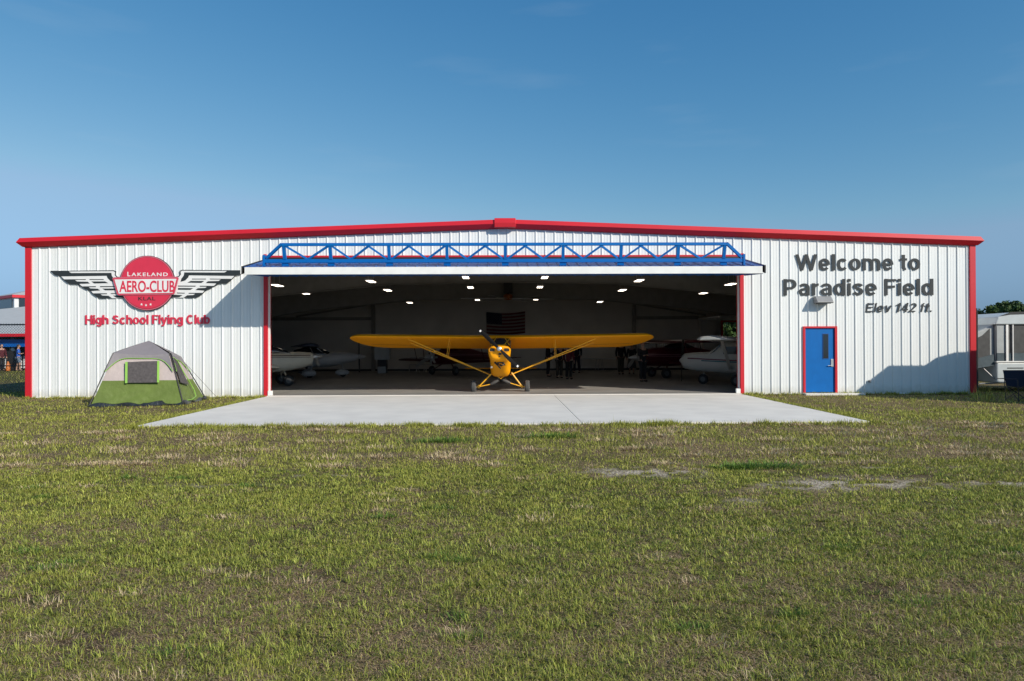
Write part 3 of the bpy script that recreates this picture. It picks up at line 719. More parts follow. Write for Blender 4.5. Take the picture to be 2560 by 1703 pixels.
# landing gear
axL = at(1197, 967, PY); axR = at(1305, 967, PY); ap = at(1252, 947, PY)
TYRE = mat('highlit_tyre', (.075, .073, .07), .85); RUB_, RUB = RUB, TYRE  # rubber lightened overall: tread highlights are put into its colour
wheel('wheel', at(1184.5, 967, PY), .232, .16, cub); wheel('wheel', at(1318, 967, PY), .232, .16, cub); RUB = RUB_
for s, ax, corner, b0, b1, cb in ((-1, axL, at(1228, 935, PY-.05), at(1246, 951, PY), at(1226, 961, PY), at(1235, 933, PY-.1)), (1, axR, at(1279, 932, PY-.05), at(1257, 950, PY), at(1276, 958, PY), at(1272, 931, PY-.1))):
    w = MB(); w.tube([corner, ax], .026, 8); w.tube([corner+Vector((0,.9,-.02)), ax], .022, 8); w.build('gear_leg', YEL2, cub, smooth=True)
    w = MB(); w.add([corner+Vector((0, .05, -.03)), corner+Vector((0, .85, -.04)), ax+Vector((-s*.03, .04, .03))], [(0,1,2)]); w.build('gear_fairing', YEL, cub, solid=.01)
    w = MB(); w.tube([b1, ax], .018, 8); w.tube([ap, cb], .015, 8); w.build('gear_strut', YEL2, cub, smooth=True)
    w = MB(); w.tube([b0, b0*.6+b1*.4, b0*.3+b1*.7, b1], [.035, .062, .055, .035], 10); w.build('bungee_boot', BOOT, cub, smooth=True)
    w = MB(); w.tube([ax+Vector((-s*.02, 0, 0)), ax+Vector((s*.1, 0, 0))], .022, 8); w.box(ax.x-.025, ax.x+.025, ax.y-.03, ax.y+.03, ax.z-.05, ax.z+.06); w.build('axle', YEL2, cub)
# wing struts
for s in (-1, 1):
    bot = Vector((PX+s*.34, PY+.1, .60))
    f = Vector(wing_sec(s*3.27)[12]); r = Vector(wing_sec(s*3.27)[10])
    w = MB(); w.tube([bot, f], .019, 8); w.build('wing_strut', YEL2, cub, smooth=True)
    w = MB(); w.tube([bot+Vector((0,.55,-.02)), r], .019, 8); w.build('wing_strut', YEL2, cub, smooth=True)
    m1 = bot.lerp(f, .53); m2 = (bot+Vector((0,.55,-.02))).lerp(r, .53)
    w = MB(); g1 = Vector(wing_sec(s*1.84)[12]); g2 = Vector(wing_sec(s*1.84)[10]); w.tube([m1, g1], .009, 6); w.tube([m2, g2], .009, 6); w.build('jury_strut', YEL2, cub)
# tail
w = MB(); outl = [(0, 4.45), (.5, 4.5), (1.1, 4.62), (1.42, 4.8), (1.5, 5.0), (1.44, 5.2), (1.2, 5.35), (.5, 5.45), (0, 5.45)]
poly = outl + [(-a, b) for a, b in reversed(outl[1:-1])]
w.prism(poly, lambda a, b: (PX+a, PY+b, .64), lambda a, b: (PX+a, PY+b, .67)); w.build('stabilizer', YEL, cub, bevel=.01)
w = MB(); w.prism([(4.5, .66), (4.9, 1.1), (5.2, 1.28), (5.5, 1.25), (5.72, 1.0), (5.75, .6), (5.5, .42), (5.2, .45)], lambda a, b: (PX-.015, PY+a, b), lambda a, b: (PX+.015, PY+a, b)); w.build('tail_fin', YEL, cub, bevel=.008)
w = MB(); w.tube([(PX, PY+5.2, .45), (PX, PY+5.35, .15)], .02, 6); w.build('tail_spring', DARK, cub)
wheel('tail_wheel', (PX, PY+5.36, G+.09), .09, .05, cub)

RIMD = mat('dull_rim', (.10, .10, .10), .6)
def light_plane(name, label, loc, rz, P):
    t = thing(name, label, 'airplane', loc, local=True, rz=rz)
    w = MB(); w.rings([ring(0, y, z, hw, hh, 20, e) for y, z, hw, hh, e in P['secs']]); fus = w.build('fuselage', P['body'], t, smooth=True)
    for z, th, y0, y1, m, hwf, sl in P.get('stripes', []):
        w = MB()
        for s in (-1, 1):
            pts = []
            n = 14
            for k in range(n+1):
                y = y0+(y1-y0)*k/n
                hw = np.interp(y, [q[0] for q in P['secs']], [q[2] for q in P['secs']])
                zc = np.interp(y, [q[0] for q in P['secs']], [q[1] for q in P['secs']]); hh = np.interp(y, [q[0] for q in P['secs']], [q[3] for q in P['secs']]); e = np.interp(y, [q[0] for q in P['secs']], [q[4] for q in P['secs']])
                zz = z + sl*(k/n)
                def xo(zq): return s*(hw*max(0, 1-min(1, abs((zq-zc)/hh))**e)**(1/e)+.006)
                pts.append(((xo(zz-th/2), y, zz-th/2), (xo(zz+th/2), y, zz+th/2)))
            for a, b in zip(pts, pts[1:]): w.add([a[0], b[0], b[1], a[1]], [(0,1,2,3)])
        w.build('stripe', m, fus)
    if 'canopy' in P:
        w = MB(); w.rings([ring(0, y, z, hw, hh, 20, e) for y, z, hw, hh, e in P['canopy']]); w.build('canopy', GLASS, t, smooth=True)
    for wz, half, le, ch, dh, m in P['wings']:
        for s in (-1, 1):
            w = MB(); R = []
            for f, c in ((P.get('root', .0), 1), (.6, 1), (.85, .93), (.96, .8), (1, .5)):
                x = s*half*f
                R.append([(x, le+a*ch*c+(1-c)*ch*.35, wz+b*ch*c+dh*abs(x)) for a, b in AF])
            w.rings(R); w.build('wing', m, t, smooth=True)
            if P.get('strut'):
                sy, sz, sx = P['strut']
                w = MB(); a = Vector((s*.5, sy, sz)); b = Vector((s*half*sx, le+ch*.35, wz-.02+dh*half*sx)); d = (b-a).normalized()
                w.bar(a, b, .11, .035, up=(1,0,0)); w.build('wing_strut', m, t)
    for z, half, y0, ch, m in P['tail']:
        w = MB(); w.prism([(-half, y0+.25), (-half*.9, y0+.05), (0, y0-.05), (half*.9, y0+.05), (half, y0+.25), (half*.95, y0+ch), (-half*.95, y0+ch)], lambda a, b: (a, b, z), lambda a, b: (a, b, z+.05)); w.build('stabilizer', m, t, bevel=.012)
    w = MB(); w.prism(P['fin'], lambda a, b: (-.03, a, b), lambda a, b: (.03, a, b)); w.build('tail_fin', P['body'], t, bevel=.012)
    pr = P['prop']; c = Vector((0, pr[0], pr[1])); a0 = pr[2]
    w = MB(); R = []; dv = Vector((math.cos(a0), 0, math.sin(a0))); sv = Vector((-math.sin(a0), 0, math.cos(a0)))
    for q, wd in ((-1, .04), (-.9, .07), (-.5, .085), (-.15, .05), (0, .05), (.15, .05), (.5, .085), (.9, .07), (1, .04)):
        R.append([c+dv*q*pr[3]+(sv*math.cos(k*PI/4)*wd)+Vector((0, .02*math.sin(k*PI/4)+(.03*math.cos(k*PI/4)*(1 if q > 0 else -1)), 0)) for k in range(8)])
    w.rings(R); po = w.build('propeller', pr[4], t, smooth=True)
    w = MB(); w.lathe(c, (0,-1,0), [(-.08, .12), (.02*P.get('spin', 1), .12), (.14*P.get('spin', 1), .10), (.24*P.get('spin', 1), .06), (.32*P.get('spin', 1), .015)], 16); w.build('spinner', pr[5], po, smooth=True)
    for gx, gy, r, fy, fz, pant in P['gear']:
        for s in ((-1, 1) if gx else (0,)):
            w = MB(); x = s*gx; w.tube([(x*.35, fy, fz), (x*.95, gy, r+.02)], [.035, .025], 8); w.build('gear_leg', P.get('legm', P['body']), t, smooth=True)
            wheel('wheel', (x, gy, r), r, .13, t, rim=P.get('rim', RIMD))
            if pant:
                w = MB(); w.ell((x, gy+.04, r+.05), .11, .36, .16, 14, 10); w.build('wheel_fairing', P['body'], t, smooth=True)
    for q in P.get('extra', []): q(t)
    return t
# cream low wing taildragger by the left jamb
def cream_extra(t):
    w = MB(); w.box(-.2, .2, -1.66, -1.5, .62, .74); w.build('cowl_intake', DARK, t, bevel=.02)
    w = MB(); w.tube([(.15, -1.2, .52), (.15, -1.35, .46)], .035, 8); w.build('exhaust', DARK, t)
cream = dict(secs=[(-1.75,1.10,.16,.16,2.2), (-1.68,1.04,.34,.26,2.8), (-1.3,1.0,.42,.33,3), (-.8,.96,.45,.38,3.5), (0,.92,.48,.42,4), (1.2,.95,.46,.42,4), (2.5,.95,.32,.34,3), (4.2,.98,.12,.16,2.4)],
    body=CREAM, canopy=[(-.85,1.28,.34,.02,2.4), (-.3,1.36,.38,.22,2.4), (.5,1.42,.39,.30,2.4), (1.3,1.36,.34,.20,2.4), (1.9,1.26,.2,.04,2.2)],
    stripes=[(1.19,.035,-1.6,2.4,BRN,0,.0), (1.12,.02,-1.6,2.4,BRN,0,.0)],
    wings=[(.60,1.9,-.2,1.4,.09,CREAM)], tail=[(1.0,1.25,3.6,.8,CREAM)], fin=[(3.3,1.1),(3.9,1.75),(4.5,1.8),(4.5,.9)],
    prop=(-1.84,1.12,math.radians(24),.85,SILV,SILV), gear=[(.75,-.65,.22,-.55,.62,False), (0,.75,.2,.7,.6,False)], extra=[cream_extra], legm=CREAM)
light_plane('parked_airplane', 'cream airplane with brown stripes half hidden by the left door jamb', (at(697, 965, 27.1).x-.5, 27.3, G), math.radians(118), cream)
# grey white composite tricycle plane
def lsa_extra(t):
    w = MB(); w.bar((-.42, -.55, 1.0), (-.34, .0, 1.44), .07, .05); w.bar((.42, -.55, 1.0), (.34, .0, 1.44), .07, .05); w.build('windscreen_pillar', LSAW, t)
lsa = dict(secs=[(-2.0,1.0,.10,.09,2.2), (-1.85,.98,.24,.2,2.4), (-1.3,.94,.4,.3,2.4), (-.6,.88,.52,.37,2.4), (.3,.86,.54,.38,2.4), (1.2,.95,.4,.33,2.2), (2.2,1.1,.18,.18,2), (4.2,1.2,.08,.08,2)],
    body=LSAW, canopy=[(-.8,1.08,.3,.05,2.2), (-.4,1.13,.44,.25,2.3), (.1,1.14,.46,.36,2.4), (.6,1.14,.42,.34,2.4), (1.1,1.15,.3,.2,2.2)],
    wings=[(1.50,3.4,-.1,1.3,.02,NAVY)], tail=[(1.9,1.2,3.7,.7,LSAW)], fin=[(3.4,1.25),(3.9,1.95),(4.4,1.98),(4.3,1.15)],
    prop=(-2.05,1.0,math.radians(80),.8,DARK,LSAW), gear=[(.85,.35,.17,.2,.62,True), (0,-1.25,.17,-1.2,.68,True)], extra=[lsa_extra])
light_plane('parked_airplane', 'pale grey airplane with dark bubble windows and streamlined wheel covers', (at(843, 940, 34).x-1.0, 34.0, G), math.radians(106), lsa)
# grey white high wing by the right jamb
def cess_extra(t):
    for s in (-1, 1):
        w = MB(); w.box(min(s*.50, s*.512), max(s*.50, s*.512), -.35, .35, 1.20, 1.48); w.box(min(s*.49, s*.505), max(s*.49, s*.505), .42, 1.0, 1.22, 1.45); w.build('side_window', GLASS, t)
    w = MB(); w.prism([(-.95, 1.12), (-.5, 1.56), (-.44, 1.56), (-.85, 1.12)], lambda a, b: (-.46, a, b), lambda a, b: (.46, a, b)); w.build('windscreen', GLASS, t)
cess = dict(spin=.35, secs=[(-2.02,.93,.34,.22,3), (-1.93,.91,.42,.31,3), (-1.5,.89,.46,.37,3), (-.95,.88,.5,.40,3.5), (-.6,1.0,.5,.53,3.5), (-.3,1.08,.5,.62,4), (.9,1.06,.5,.60,4), (1.8,1.05,.38,.45,3), (3.2,1.08,.2,.25,2.6), (5.0,1.15,.05,.1,2.2)],
    body=CESS, stripes=[(1.03,.05,-1.75,1.6,BURG,0,-.14), (.94,.045,-1.2,1.6,TEAL,0,-.10)],
    wings=[(1.70,4.35,-.55,1.45,.012,CESS)], tail=[(1.2,1.5,4.3,.9,CESS)], fin=[(3.9,1.2),(4.6,2.2),(5.2,2.25),(5.2,1.1)], strut=(-.1,.62,.5),
    prop=(-2.08,.93,math.radians(100),.85,DARK,CESS), gear=[(1.05,.25,.23,.2,.62,False), (0,-1.25,.2,-1.2,.62,False)], extra=[cess_extra], legm=CESS)
light_plane('parked_airplane', 'off white airplane with burgundy and teal stripes beside the right door jamb', (9.05, 26.35, G), math.radians(-120), cess)
# maroon radial engined planes
def mar_extra(t):
    w = MB()
    for k in range(7):
        a = 2*PI*k/7; d = Vector((math.cos(a), 0, math.sin(a))); c = Vector((0, -1.75, .95)); w.tube([c+d*.12, c+d*.36], .06, 8)
    w.lathe((0, -1.9, .95), (0,1,0), [(0, .1), (.05, .16), (.25, .16)], 12); w.build('radial_engine', SILV, t, smooth=True)
    for s in (-1, 1):
        w = MB()
        w.tube([(s*2.3, -.3, .72), (s*2.25, -.65, 1.66)], .02, 6); w.tube([(s*2.3, .3, .72), (s*2.25, .1, 1.66)], .02, 6); w.build('wing_post', MAR, t)
mar = dict(secs=[(-1.62,.95,.36,.36,2.2), (-1.2,.97,.42,.42,2.4), (-.3,1.0,.42,.46,3), (.8,1.02,.38,.45,3), (2.2,.9,.26,.32,2.6), (4.6,.75,.06,.12,2.2)], body=MAR,
    canopy=[(-.5,1.40,.28,.04,2.2), (-.2,1.46,.34,.14,2.4), (.5,1.48,.34,.16,2.4), (.9,1.42,.24,.04,2.2)],
    stripes=[(1.12,.025,-1.5,3.2,PINK,0,-.12), (1.04,.02,-1.5,3.2,PINK,0,-.12)],
    wings=[(1.62,3.9,-.95,1.3,.01,MAR), (.66,3.7,-.5,1.2,.02,MAR)], tail=[(.8,1.3,3.9,.8,MAR)], fin=[(3.7,.8),(4.2,1.45),(4.8,1.4),(4.8,.6)],
    prop=(-2.0,.95,math.radians(30),.95,SILV,SILV), gear=[(.8,-.8,.24,-.5,.6,False)], extra=[mar_extra])
mp = light_plane('parked_biplane', 'dark maroon biplane with pale pinstripes behind the off white airplane', (8.15, 32.2, G), math.radians(-78), mar)
dup(mp, (-2.6, 36.4, G), math.radians(-35), 'dark biplane in deep shade behind the left wing of the yellow airplane')
dup(cub, (9.9, 36.6, G), math.radians(-72), 'second yellow high wing airplane in shade at the right rear of hangar')

# ================================================================ PEOPLE
def skin_mesh(nodes, edges, m, name, parent, sub=1, extra=None):
    me = bpy.data.meshes.new(name); me.from_pydata([n[0] for n in nodes], edges, [])
    o = bpy.data.objects.new('tmp', me); COL.objects.link(o)
    o.modifiers.new('k', 'SKIN'); u = o.modifiers.new('u', 'SUBSURF'); u.levels = u.render_levels = sub
    for i, n in enumerate(nodes):
        d = me.skin_vertices[0].data[i]; r = n[1]; d.radius = r if isinstance(r, tuple) else (r, r); d.use_root = (i == 0)
    dg = bpy.context.evaluated_depsgraph_get(); dg.update()
    ev = bpy.data.meshes.new_from_object(o.evaluated_get(dg)); bpy.data.objects.remove(o)
    mb = MB(); mb.add([v.co[:] for v in ev.vertices], [tuple(p.vertices) for p in ev.polygons]); bpy.data.meshes.remove(ev)
    if extra: extra(mb)
    return mb.build(name, m, parent, smooth=True)
CM = {}
def cmat(c):
    k = str(c)
    if k not in CM: CM[k] = mat('cloth', c, .85, var=.15, nscale=9)
    return CM[k]
def person(loc, h, rz, shirt, pants, hair, label, arms='down', legs='long', stride=.0, skirt=False, sleeves=True):
    t = thing('person', label, 'person', loc, local=True, rz=rz); k = h/1.75; t.scale = (k, k, k)
    if arms == 'down': A = [((.19,0,1.42),.058), ((.25,.03,1.14),.043), ((.26,-.05,.92),.031), ((.26,-.07,.85),.036)]
    elif arms == 'hips': A = [((.19,0,1.42),.058), ((.36,.06,1.2),.043), ((.22,-.05,1.05),.031), ((.18,-.08,1.03),.034)]
    else: A = [((.19,0,1.42),.058), ((.24,.0,1.17),.043), ((.13,-.2,1.15),.031), ((.06,-.23,1.17),.036)]
    nodes = [((0,0,.95),(.15,.11)), ((0,0,1.1),(.135,.1)), ((0,0,1.3),(.16,.11)), ((0,0,1.43),(.12,.085)), ((0,.01,1.5),.055), ((0,-.005,1.58),.06)]
    edges = [(0,1), (1,2), (2,3), (3,4), (4,5)]
    for s in (-1, 1):
        b = len(nodes); nodes += [((s*c[0], c[1], c[2]), r) for c, r in A]; edges += [(3, b), (b, b+1), (b+1, b+2), (b+2, b+3)]
        b = len(nodes); st = s*stride
        nodes += [((s*.09,0,.88),.088), ((s*.10,-.02+st*.5,.5),.06), ((s*.105,.02+st,.09),.04), ((s*.12,-.13+st,.04),.038)]; edges += [(0, b), (b, b+1), (b+1, b+2), (b+2, b+3)]
    def ex(mb):
        mb.ell((0,-.01,1.655), .076, .095, .115, 14, 10); mb.ell((0,-.03,1.60), .055, .07, .06, 10, 8)
        mb.tube([(0,-.09,1.67), (0,-.122,1.635), (0,-.10,1.625)], [.01,.016,.01], 6)
        for s in (-1, 1):
            mb.ell((s*.078,.0,1.645), .012,.022,.033, 8, 6); mb.ell((s*.03,-.1,1.665), .013,.008,.008, 8, 6)
            hnd = Vector((s*A[3][0][0], A[3][0][1], A[3][0][2])); wr = Vector((s*A[2][0][0], A[2][0][1], A[2][0][2])); d = (hnd-wr).normalized()
            sd2 = Vector((0,1,0)).cross(d).normalized() if arms != 'front' else Vector((0,0,1)); yv = d.cross(sd2).normalized()
            for q, ln in enumerate((.070,.082,.078,.060)):
                o = yv*(-.027+.018*q); p0 = hnd+o+d*.02; mb.tube([p0, p0+d*ln*.55, p0+d*ln*.9-sd2*s*.015], [.0095,.009,.007], 6)
            mb.tube([hnd-yv*.03, hnd-yv*.05+d*.03, hnd-yv*.048+d*.06], [.011,.010,.008], 6)
        mb.box(-.022,.022,-.104,-.098,1.607,1.613)
    skin_mesh(nodes, edges, SKIN, 'body', t, extra=ex)
    def grow(idx_nodes, idx_edges, m, nm, g): skin_mesh([(c, tuple(x+g for x in (r if isinstance(r, tuple) else (r, r)))) for c, r in idx_nodes], idx_edges, m, nm, t)
    tn = nodes[:4]; te = [(0,1), (1,2), (2,3)]
    for s in (-1, 1):
        b = len(tn); tn = tn + [((s*A[0][0][0], A[0][0][1], A[0][0][2]), A[0][1]), ((s*A[1][0][0], A[1][0][1], A[1][0][2]), A[1][1]+.004)]; tn = tn + [((s*A[2][0][0], A[2][0][1], A[2][0][2]), A[2][1])] if sleeves else tn; te += [(3, b), (b, b+1)] + ([(b+1, b+2)] if sleeves else [])
    tn[0] = ((0,0,.83), (.172,.135)); tn[1] = ((0,0,1.08), (.15,.118)); grow(tn, te, cmat(shirt), 'shirt', .018)
    if skirt:
        w = MB(); w.rings([ring(0,0,0,1,1)]*0 or [[Vector((r*math.cos(a), r*.75*math.sin(a), z)) for a in [2*PI*i/18 for i in range(18)]] for r, z in ((.155,1.05), (.19,.9), (.24,.6), (.29,.32))]); w.build('skirt', cmat(pants), t, smooth=True)
    else:
        ln = [((0,0,1.0),(.155,.118))]; le_ = []
        for s in (-1, 1):
            b = len(ln); st = s*stride; ln += [((s*.09,0,.88),.09), ((s*.10,-.02+st*.5,.52),.068)]; le_ += [(0, b), (b, b+1)]
            if legs == 'long': ln.append(((s*.105,.02+st,.09),.055)); le_.append((b+1, b+2))
        grow(ln, le_, cmat(pants), 'trousers' if legs == 'long' else 'shorts', .022)
    w = MB(); w.ell((0,.012,1.685), .083, .1, .1, 14, 8); w.build('hair', cmat(hair), t, smooth=True)
    w = MB()
    for s in (-1, 1): w.ell((s*.115,-.055+s*stride,.04), .048,.13,.042, 10, 6)
    w.build('shoes', cmat((.02,.02,.02)), t, smooth=True)
    return t
BK = (.012,.012,.014); NV = (.01,.012,.03)
def gp(px, y): p = at(px, 900, y); return (p.x, y, G)
person(gp(1398, 32), 1.68, .4, NV, (.05,.045,.035), BK, 'person in dark top and khaki trousers just right of the yellow airplane', 'hips')
person(gp(1422, 31), 1.62, 2.6, (.10,.01,.02), BK, BK, 'person in dark red shirt among the group beside the yellow airplane')
person(gp(1442, 37.4), 1.78, -.5, NV, NV, BK, 'person in navy clothes rightmost of the group under the right wing', stride=.12)
person(gp(1370, 33.6), 1.72, 1.4, BK, BK, BK, 'person all in black nearest the nose of the yellow airplane', 'front')
person(gp(1552, 35.6), 1.74, .2, BK, (.06,.055,.04), BK, 'person in black top and olive trousers before the pale rear wall', stride=.06)
person(gp(1579, 36.2), 1.60, -.3, (.03,.03,.025), (.07,.07,.075), BK, 'person wearing a long grey skirt near the maroon biplane', skirt=True)
person(gp(1607, 28.8), 1.68, .5, BK, BK, BK, 'tall dark figure standing at the nose of the maroon biplane', 'front')

# folding tables, chairs, cabinet
def fold_table(loc, rz, label):
    t = thing('folding_table', label, 'table', loc, 'folding tables by the rear wall', local=True, rz=rz)
    w = MB(); w.box(-.9,.9,-.38,.38,.70,.74); w.build('tabletop', CGREY, t, bevel=.01)
    for s in (-1, 1):
        w = MB(); w.tube([(s*.7,-.3,0), (s*.6,-.3,.7)], .014, 6); w.tube([(s*.7,.3,0), (s*.6,.3,.7)], .014, 6); w.tube([(s*.66,-.3,.3), (s*.66,.3,.3)], .012, 6); w.build('leg', GREYM, t)
    return t
ft = fold_table(gp(1478, 40.3), 0, 'grey folding table against the rear wall, next to the group')
dup(ft, gp(1520, 39.6), .15, 'grey folding table right of another, near the person in olive trousers')
def fold_chair(loc, rz, label):
    t = thing('folding_chair', label, 'chair', loc, 'folding chairs lined up at the rear left', local=True, rz=rz)
    w = MB(); w.box(-.2,.2,-.2,.2,.43,.45); w.build('seat', GREYM, t, bevel=.01)
    w = MB(); w.box(-.2,.2,.2,.22,.62,.85); w.build('backrest', GREYM, t, bevel=.01)
    for s in (-1, 1):
        w = MB(); w.tube([(s*.21,.22,.85), (s*.21,-.22,0)], .012, 6); w.build('leg', SILV, t)
        w = MB(); w.tube([(s*.19,-.18,.44), (s*.19,.25,0)], .012, 6); w.build('leg', SILV, t)
    return t
fc0 = fold_chair(gp(1032, 39.5), .1, 'leftmost of the three metal folding chairs at rear left')
dup(fc0, gp(1053, 39.6), -.2, 'middle one of the three metal folding chairs at rear left')
dup(fc0, gp(1074, 39.4), .25, 'rightmost of the three metal folding chairs at rear left')
p = gp(955, 38.2)
cab = thing('tool_cabinet', 'tall grey cabinet with a lower box behind the left wingtip', 'cabinet', p)
w = MB(); w.box(p[0]-.42, p[0]+.42, 38.2, 38.7, .8, 1.75); w.build('upper_box', CGREY, cab, bevel=.01)
w = MB(); w.box(p[0]-.25, p[0]+.25, 38.15, 38.6, G, .8); w.build('pedestal', DARK, cab, bevel=.01)
w = MB(); w.box(p[0]-.22, p[0]+.22, 38.05, 38.14, G, .42); w.build('drawer', CGREY, cab, bevel=.01)

# ================================================================ TENT
TG = mat('green_nylon', (.12, .165, .035), .6, var=.12, nscale=2.2, bump=.6, bscale=6, spec=.3)
TB = mat('beige_nylon', (.42, .35, .33), .5, var=.04, bump=.3, bscale=8)
TR = mat('grey_fly_nylon', (.205, .185, .195), .55, var=.05, bump=.25, bscale=6)
TMsh = mat('dark_mesh', (.075, .065, .065), .8, var=.2, nscale=14, bump=.8, bscale=11)
TL = mat('lime_tape', (.24, .46, .07), .5)
TK = mat('black_groundsheet', (.02, .024, .03), .35, bump=.8, bscale=14)
FL = Vector((-11.26, 18.80, 0)); FRr = Vector((-8.98, 19.35, 0)); BR = Vector((-9.22, 21.35, 0)); BL = Vector((-11.5, 20.9, 0))
ctr = (FL+FRr+BR+BL)/4
APX = at(372, 852, ctr.y); APX = Vector((APX.x, ctr.y, APX.z))
tent = thing('camping_tent', 'green and beige cabin tent with grey fly pitched against the left wall', 'tent', (ctr.x, ctr.y, 0))
base = [FL, FRr, BR, BL]
sh = []
for c in base:
    q = c.lerp(ctr, .30); sh.append(Vector((q.x, q.y, 1.42)))
sh[0] = at(287, 884, 19.35); sh[1] = at(424, 886, 19.8); sh[2] = at(448, 893, 20.9)
def face_grid(a, b, c, d, nu=14, nv=12, sag=.06, nrm_=None, wr=.012, seed=0, clip=None):
    """surface between bottom edge a-b and top edge d-c, drawn in a little at its middle, with creases"""
    n = (b-a).cross(d-a).normalized(); V = []
    if n.dot(((a+b+c+d)/4)-ctr) < 0: n = -n
    for j in range(nv+1):
        v = j/nv
        for i in range(nu+1):
            u = i/nu; p = a.lerp(b, u).lerp(d.lerp(c, u), v)
            s = math.sin(u*PI)*math.sin(min(1, v*1.0)*PI)
            cr = wr*(math.sin(23*u-16*v+seed)*(1-v)+.6*math.sin(41*u+19*v+2*seed)*(1-v)**2+.3*math.sin(9*u+5*v))*math.sin(u*PI)
            V.append(p - n*(sag*s) + n*cr)
    Fc = [(j*(nu+1)+i, j*(nu+1)+i+1, (j+1)*(nu+1)+i+1, (j+1)*(nu+1)+i) for j in range(nv) for i in range(nu)]
    return V, Fc
greens = MB(); beige = MB()
for k in range(4):
    a, b, c, d = base[k], base[(k+1) % 4], sh[(k+1) % 4], sh[k]
    a = a.lerp(ctr, .02)+Vector((0,0,.03)); b = b.lerp(ctr, .02)+Vector((0,0,.03))
    t = .47
    ma, mb_ = a.lerp(d, t), b.lerp(c, t)
    V, Fc = face_grid(a, b, mb_, ma, 34, 14, .05, seed=k*1.7, wr=.016); greens.add(V, Fc)
    V, Fc = face_grid(ma, mb_, c, d, 16, 8, .03, seed=k+.4, wr=.006); beige.add(V, Fc)
greens.build('lower_wall', TG, tent, smooth=True); beige.build('upper_wall', TB, tent, smooth=True)
# fly: crown over the shoulders with an arched skirt
w = MB(); V = []; Fc = []
n = 10
for k in range(4):
    a, b = sh[k], sh[(k+1) % 4]
    out = ((a+b)/2-ctr); out.z = 0; out.normalize()
    for j in range(9):
        v = j/8
        for i in range(n+1):
            u = i/n; e = a.lerp(b, u)+Vector((0,0,.02))
            p = e.lerp(APX, v) + Vector((0,0,.012*math.sin(v*PI)))+Vector((0,0,-.05*math.sin(u*PI)*(1-v)))
            V.append(p + out*(.05*(1-v)))
    o = k*9*(n+1)
    for j in range(8):
        for i in range(n): Fc.append((o+j*(n+1)+i, o+j*(n+1)+i+1, o+(j+1)*(n+1)+i+1, o+(j+1)*(n+1)+i))
w.add(V, Fc)
skirts = []
for k in range(4):
    a, b = sh[k], sh[(k+1) % 4]; la, lb = a.lerp(base[k], .34), b.lerp(base[(k+1) % 4], .34)
    out = ((a+b)/2-ctr); out.z = 0; out.normalize(); V = []; Fc = []
    low = []
    for i in range(25):
        u = i/24; top = a.lerp(b, u)+out*.05+Vector((0,0,.02-.05*math.sin(u*PI)))
        q = (abs(u-.5)*2)**7
        lo_ = la.lerp(lb, u); hi = a.lerp(b, u)+Vector((0,0,-.12))
        bt = hi.lerp(lo_, q) + out*(.065)
        low.append(bt); V += [bt, (bt+top)/2+out*.005, top]
    for i in range(24):
        for j in range(2): Fc.append((3*i+j, 3*i+3+j, 3*i+4+j, 3*i+1+j))
    w.add(V, Fc); skirts.append(low)
w.build('fly', TR, tent, smooth=True)
w = MB()
for low in skirts: w.tube([p+Vector((0,0,-.004)) for p in low], .011, 6)
w.build('fly_piping', TL, tent, smooth=True)
# poles
for k in range(4):
    out = (base[k]-ctr); out.z = 0; out.normalize()
    w = MB(); w.tube([base[k]+out*.02+Vector((0,0,.0)), base[k].lerp(sh[k], .5)+out*.04, sh[k]+out*.05+Vector((0,0,.0)), sh[k].lerp(APX, .25)+Vector((0,0,-.01))], .016, 8); w.build('pole', DARK, tent, smooth=True)
    w = MB(); w.box(base[k].x-.05, base[k].x+.05, base[k].y-.05, base[k].y+.05, 0, .04); w.build('foot', DARK, tent)
# front window with lime side tapes
a, b, c, d = base[0].lerp(base[0], 0), FRr, sh[1], sh[0]
nf = (b-a).cross(d-a).normalized(); nf = nf if nf.y < 0 else -nf
def fp(u, v, o=.02): 
    return a.lerp(b, u).lerp(d.lerp(c, u), v) + nf*(o-.05*math.sin(u*PI)*math.sin(min(1, max(0, (v-.47)/.53))*PI)*.4)
def fpx(px, py):
    """point of the front face seen at that pixel"""
    dd = (fwd + RV*((px-1280)/F) + UV*((851.5-py)/F)); t = nf.dot(a-CAM)/nf.dot(dd); return CAM+dd*t
w = MB(); V = []; Fc = []
A0, B0, C0, D0 = fpx(317, 958), fpx(395, 957), fpx(396, 903), fpx(318, 906)
for j in range(9):
    for i in range(13):
        u, v = i/12, j/8; V.append(A0.lerp(B0, u).lerp(D0.lerp(C0, u), v)+nf*(.03+.008*math.sin(9*u+22*v)))
for j in range(8):
    for i in range(12): Fc.append((j*13+i, j*13+i+1, (j+1)*13+i+1, (j+1)*13+i))
w.add(V, Fc); w.build('window', TMsh, tent, smooth=True)
for x0, x1, yt_, yb_ in ((313.5, 320, 906, 959), (393.5, 399.5, 903, 957)):
    w = MB(); q = [fpx(x0, yb_)+nf*.042, fpx(x1-.5, yb_)+nf*.042, fpx(x1, yt_)+nf*.042, fpx(x0+.5, yt_)+nf*.042]; w.add(q, [(0,1,2,3)]); w.build('window_tape', TL, tent, solid=.004)
